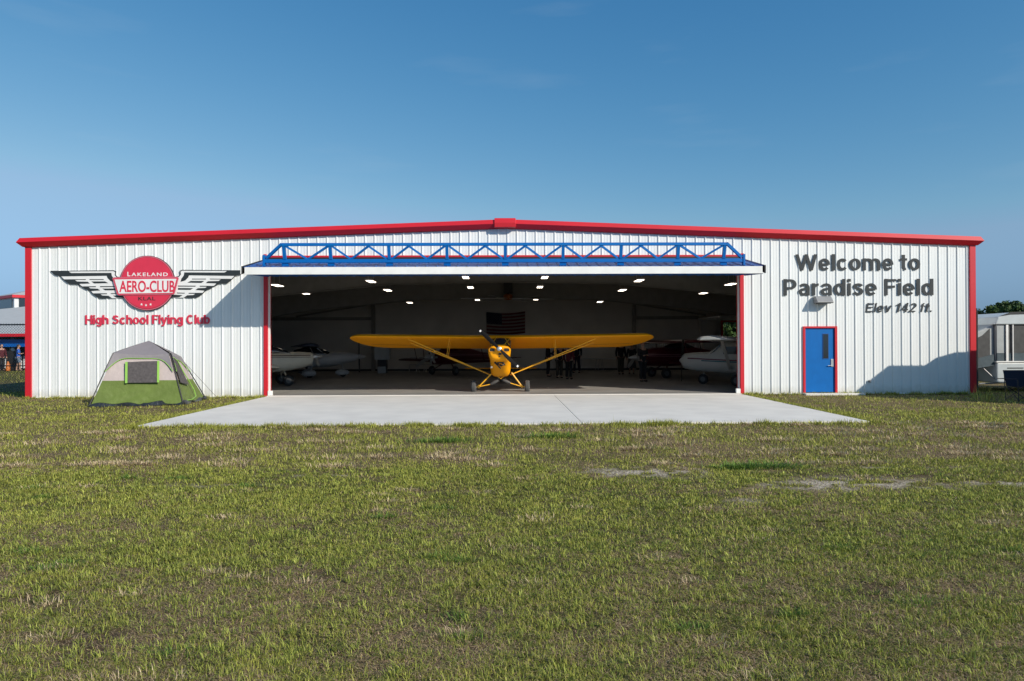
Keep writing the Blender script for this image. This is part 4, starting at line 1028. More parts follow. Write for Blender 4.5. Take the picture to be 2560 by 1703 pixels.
# side door of mesh with lime edge
ar, br, cr, dr = FRr, BR, sh[2], sh[1]
ns = (br-ar).cross(dr-ar).normalized(); ns = ns if ns.x > 0 else -ns
def sp(u, v, o=.04): return ar.lerp(br, u).lerp(dr.lerp(cr, u), v)+ns*o
w = MB(); w.add([sp(.10,.42), sp(.50,.36), sp(.44,.86), sp(.10,.93)], [(0,1,2,3)]); w.build('mesh_door', TMsh, tent, solid=.004)
w = MB(); w.tube([sp(.10,.93,.05), sp(.40,.86,.05), sp(.50,.6,.05), sp(.60,.42,.05), sp(.63,.25,.05), sp(.58,.1,.05), sp(.35,.05,.05), sp(.1,.06,.05)], .014, 6); w.build('door_zip', TL, tent, smooth=True)
# crumpled groundsheet
w = MB()
for k in range(4):
    a_, b_ = base[k], base[(k+1) % 4]; V = []; Fc = []; out = ((a_+b_)/2-ctr); out.z = 0; out.normalize()
    for i in range(31):
        u = i/30; p = a_.lerp(b_, u); hgt = .05+.035*math.sin(7*u+k)+.03*math.sin(19*u)+(.07 if k == 0 and .55 < u < .8 else 0)
        V += [p+out*(.05+.03*math.sin(13*u)), p+out*.03+Vector((0,0,max(.02, hgt))), p-out*.04+Vector((0,0,max(.03, hgt)+.01))]
    for i in range(30):
        for j in range(2): Fc.append((3*i+j, 3*i+3+j, 3*i+4+j, 3*i+1+j))
    w.add(V, Fc)
w.build('groundsheet', TK, tent, smooth=True)
w = MB(); w.tube([sh[2]+Vector((.02, .02, -.02)), BR+Vector((.32, .12, .02))], .006, 5); w.tube([sh[1]+Vector((0,-.03,.12)), sh[1]+Vector((0,-.03,-.05))], .012, 5); w.build('guy_line', BOOT, tent)

# ================================================================ RIGHT: POP-UP CAMPER, CHAIR, MOTORHOME
CW = mat('camper_shell', (.50, .54, .55), .4, var=.06); CC = mat('camper_canvas', (.36, .38, .38), .8, var=.08, bump=.3, bscale=12)
CS = mat('camper_screen', (.05, .05, .05), .7, var=.25, nscale=6); CT = mat('camper_skirt_canvas', (.05, .075, .09), .7, bump=.5, bscale=9)
cx0, cx1, cy0, cy1 = 16.62, 20.4, 22.7, 24.8
cmp_ = thing('popup_camper', 'raised pop up camper with grey canvas bed end beside the hangar corner', 'camper', ((cx0+cx1)/2, 23.7, 0))
w = MB(); w.box(cx0, cx1, cy0, cy1, .30, .98); body = w.build('body', CW, cmp_, bevel=.04)
w = MB(); w.box(cx0-.03, cx1+.03, cy0-.03, cy1+.03, .985, 1.03); w.build('body_rail', WTRIM, body)
w = MB(); w.box(cx0+.0, cx1, cy0-.012, cy0-.001, .44, .46); w.box(cx0+.35, cx0+.9, cy0-.01, cy0-.001, .78, .81); w.build('body_moulding', DARK, body)
w = MB(); w.prism([(cx0-.08, 2.26), (cx0+.02, 2.52), (cx0+.45, 2.66), (cx1, 2.72), (cx1, 2.26)], lambda a, b: (a, cy0-.05, b), lambda a, b: (a, cy1+.05, b)); roof = w.build('roof', CW, cmp_, bevel=.03)
w = MB(); w.prism([(cx0+.05, 2.535), (cx0+.45, 2.675), (cx1, 2.735), (cx1, 2.68), (cx0+.45, 2.60)], lambda a, b: (a, cy0-.07, b), lambda a, b: (a, cy0-.051, b)); w.build('roof_trim', DARK, roof)
w = MB(); w.box(cx0+.30, cx1-.1, cy0+.02, cy0+.05, 1.30, 2.25); w.build('screen', CS, cmp_)
w = MB(); w.box(cx0+.02, cx0+.29, cy0+.015, cy0+.06, 1.30, 2.25); w.box(cx0+.02, cx1-.05, cy0+.06, cy1-.02, 1.04, 2.24); w.build('canvas_wall', CC, cmp_)
w = MB(); w.box(cx0+.02, cx1-.05, cy0+.01, cy0+.055, 1.035, 1.295); w.build('canvas_skirt', CT, cmp_)
for x in (cx0+.30, cx0+.52):
    w = MB(); w.box(x, x+(.075 if x < cx0+.4 else .03), cy0-.03, cy0+.0, 1.03, 2.25); w.build('lift_post', WTRIM, cmp_)
# bed end
bx = 15.50
w = MB(); w.box(bx, cx0-.04, cy0+.1, cy1-.1, .90, 1.0); w.build('bunk_board', CW, cmp_)
prb = [(bx, 1.0), (bx-.02, 1.45), (bx+.04, 1.82), (bx+.35, 1.93), (bx+.75, 2.10), (cx0+.0, 2.30), (cx0+.0, 1.0)]
w = MB(); w.prism(prb, lambda a, b: (a, cy0+.12, b), lambda a, b: (a, cy1-.12, b)); bed = w.build('bunk_canvas', CC, cmp_, bevel=.04)
w = MB(); w.prism([(bx+.16, 1.24), (bx+.12, 1.62), (bx+.42, 1.76), (bx+.72, 1.9), (cx0-.16, 2.12), (cx0-.16, 1.22), (bx+.6, 1.14)], lambda a, b: (a, cy0+.095, b), lambda a, b: (a, cy0+.118, b)); w.build('bunk_screen', CS, bed)
w = MB(); w.prism([(bx, 1.02), (bx+.02, 1.2), (bx+.5, 1.12), (cx0-.05, 1.26), (cx0-.05, .88), (bx+.45, .78)], lambda a, b: (a, cy0+.07, b), lambda a, b: (a, cy0+.094, b)); w.build('bunk_skirt', CT, bed)
w = MB(); w.tube([(cx0-.45, cy0+.2, .9), (cx0, cy0+.1, .42)], .02, 6); w.tube([(cx0-.45, cy1-.2, .9), (cx0, cy1-.1, .42)], .02, 6); w.tube([(cx0-.4, cy0+.3, .25), (cx0+.6, cy0+.02, .33)], .03, 6); w.build('support_rod', GREYM, cmp_)
for y in (cy0+.12, cy1-.12): wheel('wheel', (18.8, y, .28), .28, .2, cmp_, axis=(0,1,0))
w = MB(); w.tube([(cx0, 23.75, .4), (cx0-1.0, 23.75, .38)], .04, 6); w.tube([(cx0-.95, 23.75, .38), (cx0-.95, 23.75, .0)], .03, 6); w.build('tow_bar', DARK, cmp_)

# camp chair
CB = mat('navy_canvas', (.005, .010, .028), .8, bump=.3)
p = at(2556, 1003, 19.2); hx, hy = p.x, 19.2
ch = thing('camp_chair', 'navy folding canvas camp chair standing on the grass in front of camper', 'chair', (hx, hy, 0))
w = MB()
V = [(hx-.27, hy-.2, .42), (hx+.27, hy-.2, .42), (hx+.27, hy+.22, .38), (hx-.27, hy+.22, .38)]; w.add(V, [(0,1,2,3)]); w.build('seat', CB, ch, solid=.012)
w = MB(); w.add([(hx-.29, hy+.22, .40), (hx+.29, hy+.22, .40), (hx+.31, hy+.33, .86), (hx-.31, hy+.33, .86)], [(0,1,2,3)]); w.build('backrest', CB, ch, solid=.012)
for s in (-1, 1):
    w = MB(); w.box(hx+s*.32-.045, hx+s*.32+.045, hy-.25, hy+.3, .62, .635); w.build('armrest', CB, ch)
    w = MB(); w.tube([(hx+s*.28, hy+.33, .86), (hx+s*.30, hy+.24, .0)], .012, 6); w.build('leg', DARK, ch)
    w = MB(); w.tube([(hx+s*.31, hy-.24, .63), (hx+s*.29, hy-.24, .0)], .012, 6); w.build('leg', DARK, ch)
w = MB()
for y in (hy-.24, hy+.24): w.tube([(hx-.28, y, .03), (hx+.28, y, .42)], .010, 6); w.tube([(hx+.28, y, .03), (hx-.28, y, .42)], .010, 6)
for s in (-1, 1): w.tube([(hx+s*.29, hy-.24, .03), (hx+s*.28, hy+.24, .42)], .010, 6)
w.build('cross_bars', DARK, ch)

# motorhome just outside the frame on the right: it throws the shadow on the facade
mx0, mx1, my0, my1 = 15.85, 22.8, 16.75, 19.0
mh = thing('motorhome', 'large pale motorhome parked right of the lawn, outside the picture', 'motorhome', ((mx0+mx1)/2, 17.9, 0))
w = MB(); w.box(mx0, mx1, my0, my1, .45, 3.46); w.build('body', CW, mh, bevel=.04)
w = MB(); w.prism([(17.05, 3.461), (17.5, 3.76), (18.1, 3.93), (18.7, 3.95), (19.4, 3.9), (20.4, 3.7), (21, 3.461)], lambda a, b: (a, my1-.7, b), lambda a, b: (a, my1-.05, b)); w.build('roof_pod', CW, mh, bevel=.05)
for x in (mx0+1.4, mx1-1.6):
    for y in (my0+.15, my1-.15): wheel('wheel', (x, y, .42), .42, .26, mh, axis=(0,1,0))
w = MB()
for k in range(3): w.box(mx0+1.2+k*2, mx0+2.3+k*2, my1+.001, my1+.012, 1.7, 2.5); w.box(mx0+1.2+k*2, mx0+2.3+k*2, my0-.012, my0-.001, 1.7, 2.5)
w.build('window', GLASS, mh)
w = MB(); w.box(mx0-.01, mx1, my1+.001, my1+.015, 1.1, 1.35); w.box(mx0-.01, mx1, my0-.015, my0-.001, 1.1, 1.35); w.build('stripe', TEAL, mh)

# ================================================================ FENCES
WIRE = mat('galvanised_wire', (.10, .11, .11), .6, metal=.2); BPOST = mat('black_post', (.012, .012, .012), .5)
def fence(x0, x1, y, h, label, railm, x_posts, wirem):
    f = thing('chain_link_fence', label, 'fence', ((x0+x1)/2, y, 0))
    w = MB(); W = x1-x0; s = .10; n = int((W+h)/s)
    for k in range(n+1):
        for sg in (0, 1):
            # 45 degree wires clipped to the panel
            a = k*s - h
            pa = [a, 0]; pb = [a+h, h]
            if pa[0] < 0: pa = [0, -a]
            if pb[0] > W: pb = [W, W-a]
            if pb[0] <= pa[0]: continue
            q0, q1 = (pa, pb) if not sg else ([W-pa[0], pa[1]], [W-pb[0], pb[1]])
            w.bar((x0+q0[0], y+(.004 if sg else -.004), q0[1]+.03), (x0+q1[0], y+(.004 if sg else -.004), q1[1]+.03), .005, .005)
    w.build('mesh', wirem, f)
    w = MB(); w.tube([(x0, y+.03, h-.02), (x1, y+.03, h-.02)], .024, 8); w.build('top_rail', railm, f)
    if railm is BPOST: 
        w = MB(); w.tube([(x0, y+.03, h*.38), (x1, y+.03, h*.38)], .018, 8); w.build('mid_rail', railm, f)
    for x in x_posts:
        w = MB(); w.tube([(x, y+.06, 0), (x, y+.06, h+.1)], .035, 8); w.build('post', railm, f)
fence(-22.0, -15.5, 25.2, 2.46, 'black railed chain link fence left of the hangar', BPOST, (-20.6, -17.42), WIRE)
fence(15.45, 27, 29.8, 2.46, 'grey chain link fence behind the pop up camper', SILV, (15.6, 18.6, 21.6, 24.6), WIRE)
w = MB(); p = at(2441, 780, 22.6); w.tube([(p.x, 22.6, 0), (p.x, 22.6, p.z)], .04, 8); w.tube([(p.x, 22.6, p.z), (p.x, 22.6, p.z+.04)], [.05, .02], 8)
tag(w.build('dark_post', BPOST), 'dark green upright post at the right corner of the hangar', 'post')

# ================================================================ LEFT BACKGROUND BUILDINGS
GRF = mat('grey_metal_roof', (.42, .42, .41), .5, var=.05); SID = mat('white_siding', (.62, .63, .64), .6)
BAW = mat('blue_awning', (.0, .10, .42), .5)
cb = thing('low_pavilion', 'low pavilion with grey roof, red eaves and blue board beyond the fence', 'pavilion', (-37, 50, 0))
ez = 2.42
w = MB(); w.add([(-50, 46, ez), (-24, 46, ez), (-24, 62, ez), (-50, 62, ez), (-37, 54, 4.75), (-31, 54, 4.75)], [(0,1,5,4), (1,2,5), (2,3,4,5), (3,0,4), (0,3,2,1)]); w.build('roof', GRF, cb)
w = MB(); w.box(-50.1, -24, 45.85, 45.98, ez-.16, ez+.04); w.build('eaves_board', RED, cb)
w = MB(); w.box(-50, -24, 46.4, 46.5, 1.58, 2.08); w.build('counter_board', BAW, cb)
w = MB(); w.box(-50, -24, 50, 50.2, 0, 2.4); w.build('back_wall', DARK, cb)
for x in (-34.6, -33.9, -33.0, -31.7, -31.2, -30.2, -28.5):
    w = MB(); w.box(x-.08, x+.08, 46.5, 46.7, .0, 2.3); w.build('post', mat('slate_post', (.05, .08, .12), .5) if x == -34.6 else bpy.data.materials['slate_post'], cb)
w = MB()
for x0, x1 in ((-34.5, -34.0), (-33.8, -33.1), (-32.9, -31.8), (-31.6, -31.3), (-31.1, -30.3)): w.box(x0, x1, 47.4, 47.6, .1, .95)
w.build('counter_front', SID, cb)
for k, (x0, x1, z0, z1) in enumerate(((-34.4, -34.1, 1.0, 1.5), (-31.9, -31.5, 1.0, 1.45), (-31.0, -30.5, .95, 1.5))):
    w = MB(); w.box(x0, x1, 48.2, 48.3, z0, z1); w.build('notice_board', SID, cb)
w = MB(); w.lathe((-33.5, 45.8, 2.05), (0,0,1), [(-.12, .05), (-.1, .12), (0, .14), (.1, .1), (.12, .03)], 10); w.build('globe_lamp', SWHT, cb)
tw = thing('viewing_tower', 'small white siding tower with red eaves and dark windows behind the pavilion', 'tower', (-39, 60, 0))
T = Matrix.Translation((-39.7, 60.7, 0)) @ Matrix.Rotation(.9, 4, 'Z')
w = MB(); w.box(-3.6, 3.6, -3, 3, 0, 5.55, T=T); w.build('wall', SID, tw)
w = MB(); w.box(-3.8, 3.8, -3.2, 3.2, 5.56, 5.78, T=T); w.build('eaves_board', RED, tw)
w = MB(); w.add([T @ Vector(v) for v in [(-3.8,-3.2,5.785), (3.8,-3.2,5.785), (3.8,3.2,5.785), (-3.8,3.2,5.785), (0,0,6.9)]], [(0,1,4), (1,2,4), (2,3,4), (3,0,4), (0,3,2,1)]); w.build('roof', GRF, tw)
for x0, x1 in ((-3.3, -1.8), (-1.1, -.5), (.5, 2.8)):
    w = MB(); w.box(x0, x1, -3.06, -3.005, 4.55, 5.5, T=T); w.build('window', NAVY if x0 == -1.1 else GLASS, tw)
w = MB(); w.box(-3.66, -3.605, -2.6, 2.4, 4.75, 5.45, T=T); w.build('window', GLASS, tw)
w = MB(); 
for k in range(9): w.box(-.4, 3.6, -3.02, -3.004, 4.0+k*.17, 4.015+k*.17, T=T)
w.build('siding_lines', CGREY, tw)
bh = thing('blue_roofed_shed', 'shed with blue metal roof at the far left edge', 'shed', (-56, 74, 0))
w = MB(); w.box(-66, -52.6, 72, 80, 0, 4.4); w.build('wall', SID, bh)
w = MB(); w.prism([(71.4, 4.3), (76, 5.7), (80.6, 4.3)], lambda a, b: (-66.4, a, b), lambda a, b: (-52.2+(0 if b < 5 else -1.0), a, b)); w.build('roof', BAW, bh)
def gp2(px, y): p = at(px, 900, y); return (p.x, y, 0)
person(gp2(46, 45.0), 1.72, 2.2, (.03,.12,.5), (.12,.16,.22), (.04,.03,.02), 'person in bright blue shirt and grey shorts behind the left fence', 'front', legs='short', stride=.1, sleeves=False)
person(gp2(4, 45.2), 1.74, 1.0, (.08,.01,.015), BK, BK, 'person in dark red clothes at the extreme left edge', 'down')
p = gp2(30, 45.6); w = MB(); w.box(p[0]-.32, p[0]+.32, 45.5, 45.9, 0, 1.32); w.box(p[0]-.28, p[0]+.28, 45.48, 45.5, .1, 1.2); tag(w.build('black_cabinet', DARK, bevel=.04), 'black upright cabinet standing beside the person in blue', 'cabinet')
p = gp2(20, 45.3); w = MB(); w.lathe((p[0], p[1], 0), (0,0,1), [(0,.10), (.03,.13), (.4,.13), (.5,.07), (.62,.05)], 12); tag(w.build('orange_cooler', ORNG, smooth=True), 'small orange container on the ground left of the black cabinet', 'container')

# ================================================================ TREES
def leafmat(name, c):
    m = bpy.data.materials.new(name); m.use_nodes = True; nt = m.node_tree; b = nt.nodes['Principled BSDF']
    at_ = nt.nodes.new('ShaderNodeAttribute'); at_.attribute_name = 'tint'
    nt.links.new(ramp(nt, at_.outputs['Fac'], tuple(x*.45 for x in c), tuple(min(1, x*1.6) for x in c)), b.inputs['Base Color'])
    b.inputs['Roughness'].default_value = .6; b.inputs['Specular IOR Level'].default_value = .25
    return m
LEAF = leafmat('leaf_green', (.038, .072, .015)); BARK = mat('bark', (.10, .07, .05), .9, bump=.5)
def npmesh(name, V, Fq, m, attrs=None, parent=None):
    me = bpy.data.meshes.new(name); nv = len(V); nf = len(Fq); k = Fq.shape[1]
    me.vertices.add(nv); me.vertices.foreach_set('co', np.ascontiguousarray(V, dtype=np.float32).ravel())
    me.loops.add(nf*k); me.loops.foreach_set('vertex_index', Fq.astype(np.int32).ravel())
    me.polygons.add(nf); me.polygons.foreach_set('loop_start', np.arange(nf, dtype=np.int32)*k)
    me.update(calc_edges=True); me.materials.append(m)
    for a, val in (attrs or {}).items():
        if val.ndim == 1: at2 = me.attributes.new(a, 'FLOAT', 'POINT'); at2.data.foreach_set('value', val.astype(np.float32))
        else: at2 = me.attributes.new(a, 'FLOAT_COLOR', 'POINT'); at2.data.foreach_set('color', np.ascontiguousarray(val, dtype=np.float32).ravel())
    o = bpy.data.objects.new(name, me); COL.objects.link(o)
    if parent: attach(o, parent)
    return o
def tree(x, y, h, rad, label, nl=7000, leaf=.22, seed=1, low=.18):
    rng = np.random.default_rng(seed)
    t = thing('broadleaf_tree', label, 'tree', (x, y, 0), 'trees beyond the fences')
    w = MB(); w.tube([(x, y, 0), (x+.1, y, h*.3), (x-.05, y+.1, h*.55), (x, y, h*.85)], [h*.035, h*.028, h*.02, h*.006], 8)
    cl = []
    for k in range(26):
        a = rng.uniform(0, 2*PI); rr = rad*math.sqrt(rng.uniform(0, 1))*.85; z = h*(low+.1+(.85-low)*rng.uniform(0, 1)*(1-.5*(rr/rad)**2))
        c = np.array([x+rr*math.cos(a), y+rr*math.sin(a), z]); cl.append((c, rad*rng.uniform(.22, .40)))
        if k < 12: w.tube([(x, y, z*.6), ((x+c[0])/2, (y+c[1])/2, z*.78), tuple(c)], [h*.012, h*.008, h*.003], 5)
    w.build('trunk', BARK, t)
    per = nl//len(cl); C = []; T_ = []
    for c, r in cl:
        d = rng.normal(size=(per, 3)); d /= np.linalg.norm(d, axis=1)[:, None]; q = r*rng.uniform(.35, 1.08, per)[:, None]
        C.append(c+d*q*np.array([1, 1, .75])); T_.append(np.clip(rng.normal(.5, .18, per)+rng.normal(0, .12), 0, 1))
    C = np.concatenate(C); T_ = np.concatenate(T_); n = len(C)
    a = rng.normal(size=(n, 3)); a /= np.linalg.norm(a, axis=1)[:, None]; b = rng.normal(size=(n, 3)); b -= a*(a*b).sum(1)[:, None]; b /= np.linalg.norm(b, axis=1)[:, None]
    s = leaf*rng.uniform(.5, 1.2, n)[:, None]
    V = np.stack([C-a*s, C-b*s*.5, C+a*s, C+b*s*.5], 1).reshape(-1, 3)
    npmesh('crown', V, np.arange(4*n).reshape(n, 4), LEAF, {'tint': np.repeat(T_, 4)}, t)
tl = [(at(2498, 800, 70).x, 70, 6.6, 3.2, 'rounded green tree with lit top directly above the camper roof end'), (at(2578, 800, 66).x, 66, 6.0, 3.2, 'green tree at the extreme right edge of the picture'),
      (at(2447, 800, 62).x, 62, 5.4, 2.0, 'lower dark tree touching the hangar corner'), (at(2530, 800, 88).x, 88, 6.8, 3.6, 'tree behind the gap between the two rounded trees')]
for k, (x, y, h, r, lb) in enumerate(tl): tree(x, y, h, r, lb, 9000 if k < 2 else 6000, .2, seed=k+3, low=.08)
tree(15.3, 44.6, 3.6, 1.9, 'bushy low tree close outside the small rear opening of the hangar', 7000, .12, seed=21, low=.0)
tree(22.6, 66, 6.4, 3.2, 'farther tree seen through the small rear opening of the hangar', 6000, .25, seed=22, low=.02)

# ================================================================ GROUND
def vnoise(x, y, s, seed):
    r = np.random.default_rng(seed).random((256, 256)); X = x/s+1000.3; Y = y/s+1000.7
    xi = np.floor(X).astype(int); yi = np.floor(Y).astype(int); fx = X-xi; fy = Y-yi; fx = fx*fx*(3-2*fx); fy = fy*fy*(3-2*fy)
    g = lambda i, j: r[i % 256, j % 256]
    return (g(xi, yi)*(1-fx)+g(xi+1, yi)*fx)*(1-fy)+(g(xi, yi+1)*(1-fx)+g(xi+1, yi+1)*fx)*fy
def fbm(x, y, s, seed, o=4): return sum(vnoise(x, y, s/2**k, seed+k)*.5**k for k in range(o))/sum(.5**k for k in range(o))
def sstep(a, b, v): t = np.clip((v-a)/(b-a), 0, 1); return t*t*(3-2*t)
def dryness(x, y):
    n = fbm(x*.7, y, 1.3, 5); n2 = fbm(x, y, .45, 55, 3)
    band = sstep(8.7, 9.4, y+.5*(fbm(x, y, 3., 9)-.5))*(1-sstep(13.2, 15.5, y))
    near = 1-sstep(4.2, 7.5, y)
    green = sstep(6., 7.2, y)*(1-sstep(8.6, 9.3, y))*(1-sstep(0, 4, x))
    d = .26+.9*(n-.5)+1.5*(n2-.5)+.17*band+.14*near-.24*green+.06*sstep(-1, 5, x)*(1-band)+.08*sstep(15, 17, y)
    d += .9*np.exp(-(((x+5.5)/.55)**2+((y-9.75)/.13)**2))
    return np.clip(d, 0, 1)
SP = [(1.85,8.95,.85,.36,1.), (4.1,8.1,1.05,.34,1.), (6.2,8.1,.7,.2,.9), (-2.9,8.85,.5,.07,.6), (-1.9,8.95,.6,.05,.6), (2.6,7.3,.5,.15,.4), (-3.6,8.3,.9,.12,.4), (5.2,9.2,1.2,.12,.5)]
SO = [(-.1,6.8,.16,.1), (.68,4.87,.22,.09), (3.3,6.3,.4,.15), (2.0,5.3,.5,.14), (-.4,4.3,.3,.12)]
def sandy(x, y):
    v = np.zeros_like(x); 
    wx = x+.25*(fbm(x, y, .5, 71)-.5); wy = y+.25*(fbm(x, y, .4, 75)-.5)
    for a, b, r, q, k in SP: v = np.maximum(v, k*np.exp(-(((wx-a)/r)**2+((wy-b)/q)**2)))
    return v*sstep(.38, .58, fbm(x, y, .16, 401, 3))*1.15
def darksoil(x, y):
    wy = y+.35*(fbm(x, y, .6, 81)-.5)
    v = .9*np.exp(-(((x-4.6)/1.1)**4+((wy-8.62)/.16)**2)) + .5*np.exp(-(((x+1.5)/2.2)**4+((wy-9.1)/.08)**2))
    for a, b, r, q in SO: v += .75*np.exp(-(((x-a)/r)**2+((wy-b)/q)**2))
    v += sstep(.68, .80, fbm(x, y, .55, 91, 3))*(1-sstep(5, 9, y))*.8
    return np.clip(v, 0, 1)
def axis(fine0, fine1, st, lo, hi):
    a = list(np.arange(fine0, fine1+1e-6, st)); g = st
    while a[-1] < hi: g *= 1.35; a.append(min(hi, a[-1]+g))
    g = st; b = [fine0]
    while b[-1] > lo: g *= 1.35; b.append(max(lo, b[-1]-g))
    return np.array(b[::-1][:-1]+a)
gx = axis(-14, 14, .07, -900, 900); gy = axis(2.4, 16, .055, -60, 1500)
X, Y = np.meshgrid(gx, gy); n0, n1 = X.shape
hz = .02*(fbm(X, Y, 1.2, 31)-.5)*(1-sstep(11, 13.5, Y))
V = np.stack([X, Y, -.012+hz*1.0], -1).reshape(-1, 3)
idx = np.arange(n0*n1).reshape(n0, n1); Fq = np.stack([idx[:-1,:-1], idx[:-1,1:], idx[1:,1:], idx[1:,:-1]], -1).reshape(-1, 4)
gm = bpy.data.materials.new('lawn_soil'); gm.use_nodes = True; nt = gm.node_tree; b = nt.nodes['Principled BSDF']; b.inputs['Roughness'].default_value = .95; b.inputs['Specular IOR Level'].default_value = .1
geo = nt.nodes.new('ShaderNodeNewGeometry')
def nz(s, d=8, r=.6):
    n = nt.nodes.new('ShaderNodeTexNoise'); n.inputs['Scale'].default_value = s; n.inputs['Detail'].default_value = d; n.inputs['Roughness'].default_value = r
    nt.links.new(geo.outputs['Position'], n.inputs[0]); return n.outputs[0]
def mixc(f, a, c):
    m = nt.nodes.new('ShaderNodeMix'); m.data_type = 'RGBA'
    nt.links.new(f, m.inputs[0])
    for s, v in ((6, a), (7, c)):
        if isinstance(v, tuple): m.inputs[s].default_value = (*v, 1)
        else: nt.links.new(v, m.inputs[s])
    return m.outputs[2]
def attr(n): a = nt.nodes.new('ShaderNodeAttribute'); a.attribute_name = n; return a.outputs['Fac']
green = ramp(nt, nz(70, 4), (.035, .04, .010), (.15, .15, .04), .38, .66)
straw = ramp(nt, nz(90, 4), (.08, .05, .03), (.36, .27, .15), .40, .64)
sand = ramp(nt, nz(30), (.20, .15, .10), (.66, .57, .45), .38, .62)
soil = ramp(nt, nz(35), (.05, .034, .022), (.15, .10, .065), .3, .7)
c = mixc(attr('dry'), green, straw); c = mixc(attr('soil'), c, soil); c = mixc(attr('sand'), c, sand)
nt.links.new(c, b.inputs['Base Color'])
bp = nt.nodes.new('ShaderNodeBump'); bp.inputs['Strength'].default_value = .9; bp.inputs['Distance'].default_value = .03; nt.links.new(nz(45, 6), bp.inputs['Height']); nt.links.new(bp.outputs[0], b.inputs['Normal'])
xf, yf = X.ravel(), Y.ravel()
go = npmesh('ground', V, Fq, gm, {'dry': np.clip(dryness(xf, yf)*.8+.25*(yf < 30), 0, 1), 'sand': sandy(xf, yf), 'soil': darksoil(xf, yf)})
go['kind'] = 'structure'; go['label'] = 'flat lawn of mixed green and dry grass'; go['category'] = 'ground'
# concrete apron in two slabs with a saw cut
ap_ = MB(); JX = 1.66
ap_.box(-7.50, JX-.006, 14.15, Y0-.142, -.1, .03); ap_.box(JX+.006, 7.70, 14.22, Y0-.142, -.1, .03)
apr = ap_.build('concrete_apron', CONC, bevel=.006); apr['kind'] = 'structure'; apr['label'] = 'pale concrete apron in front of the hangar doorway'; apr['category'] = 'apron'
w = MB(); w.box(JX-.006, JX+.006, 14.2, Y0-.145, -.1, .012); jo = w.build('apron_joint', DARK, None); jo.parent = apr; jo.matrix_parent_inverse = Matrix.Translation(apr.location).inverted()

# ---------------------------------------------------------------- grass blades
def blades(N, ylo, yhi, xk, wid, hlo, hhi, seed, ypow=1., filt=None, xr=None, thatch=False):
    rng = np.random.default_rng(seed)
    y = ylo+(yhi-ylo)*rng.random(N)**ypow
    x = (rng.random(N)*2-1)*xk*y if xr is None else rng.uniform(xr[0], xr[1], N)
    d = dryness(x, y); s = sandy(x, y); so = darksoil(x, y)
    clump = .55*fbm(x, y, .13, 101, 2)+.45*fbm(x, y, .5, 105, 2)
    keep = rng.random(N) < (1-.9*sstep(.15, .5, s))*(1-.85*so)*(1.05-.3*sstep(.35, .85, d))*((.26+1.3*sstep(.38, .64, clump)) if not thatch else (.25+.75*sstep(.2, .7, d)))
    keep &= ~((x > -7.5) & (x < 7.7) & (y > 14.17+.07*fbm(x, y, .4, 301)))
    keep &= ~((y > 21.93) & (x > XL-.1) & (x < XR+.1))
    keep &= ~((x > -11.2) & (x < -9.1) & (y > 19.0) & (y < 21.2))
    if filt is not None: keep &= filt(x, y, rng)
    x, y, d, clump = x[keep], y[keep], d[keep], clump[keep]; n = len(x)
    dry = rng.random(n) < np.clip(.08+.75*d, 0, .9)
    if thatch: dry = rng.random(n) < .93
    h = rng.uniform(hlo, hhi, n)*(.55+.9*clump); h[dry] *= .75
    az = rng.uniform(0, 2*PI, n); lean = np.abs(rng.normal(.65, .45, n)); lean[dry] += rng.uniform(.2, 1.2, dry.sum()); lean = np.clip(lean, 0, 1.45)
    if thatch: lean = rng.uniform(1.15, 1.5, n)
    wa = az+rng.normal(PI/2, .5, n)
    wd = wid*rng.uniform(.6, 1.3, n)*(wide(y))
    dx, dy = np.cos(az), np.sin(az); px, py = np.cos(wa)*wd, np.sin(wa)*wd
    sl, cl = np.sin(lean), np.cos(lean); sl2, cl2 = np.sin(np.clip(lean*1.6, 0, 1.62)), np.cos(np.clip(lean*1.6, 0, 1.62))
    z0 = np.full(n, -.015) if not thatch else rng.uniform(-.008, .008, n)
    b0 = np.stack([x-px, y-py, z0], 1); b1 = np.stack([x+px, y+py, z0], 1)
    mx, my, mz = x+dx*sl*h*.5, y+dy*sl*h*.5, z0+cl*h*.55
    m0 = np.stack([mx-px*.75, my-py*.75, mz], 1); m1 = np.stack([mx+px*.75, my+py*.75, mz], 1)
    tx, ty, tz = mx+dx*sl2*h*.55, my+dy*sl2*h*.55, np.maximum(mz+cl2*h*.5, .0)
    t0 = np.stack([tx-px*.12, ty-py*.12, tz], 1); t1 = np.stack([tx+px*.12, ty+py*.12, tz], 1)
    V = np.stack([b0, b1, m0, m1, t0, t1], 1).reshape(-1, 3); i = np.arange(n)[:, None]*6
    Fq = np.concatenate([i+np.array([0,1,3,2]), i+np.array([2,3,5,4])], 1).reshape(-1, 4)
    g = rng.random(n)[:, None]; hue = fbm(x, y, 1.1, 131)[:, None]
    gc = np.array([.11,.135,.018])*(1-g)+np.array([.54,.53,.11])*g; gc = gc*(.75+.5*hue)
    dc_ = np.array([.15,.095,.05])*(1-g)+np.array([.66,.48,.29])*g
    C = np.where(dry[:, None], dc_, gc); C = np.concatenate([C, np.ones((n, 1))], 1)
    return V, Fq, np.repeat(C, 6, 0)
def wide(y): return np.clip(y/4.5, .8, 4.0)
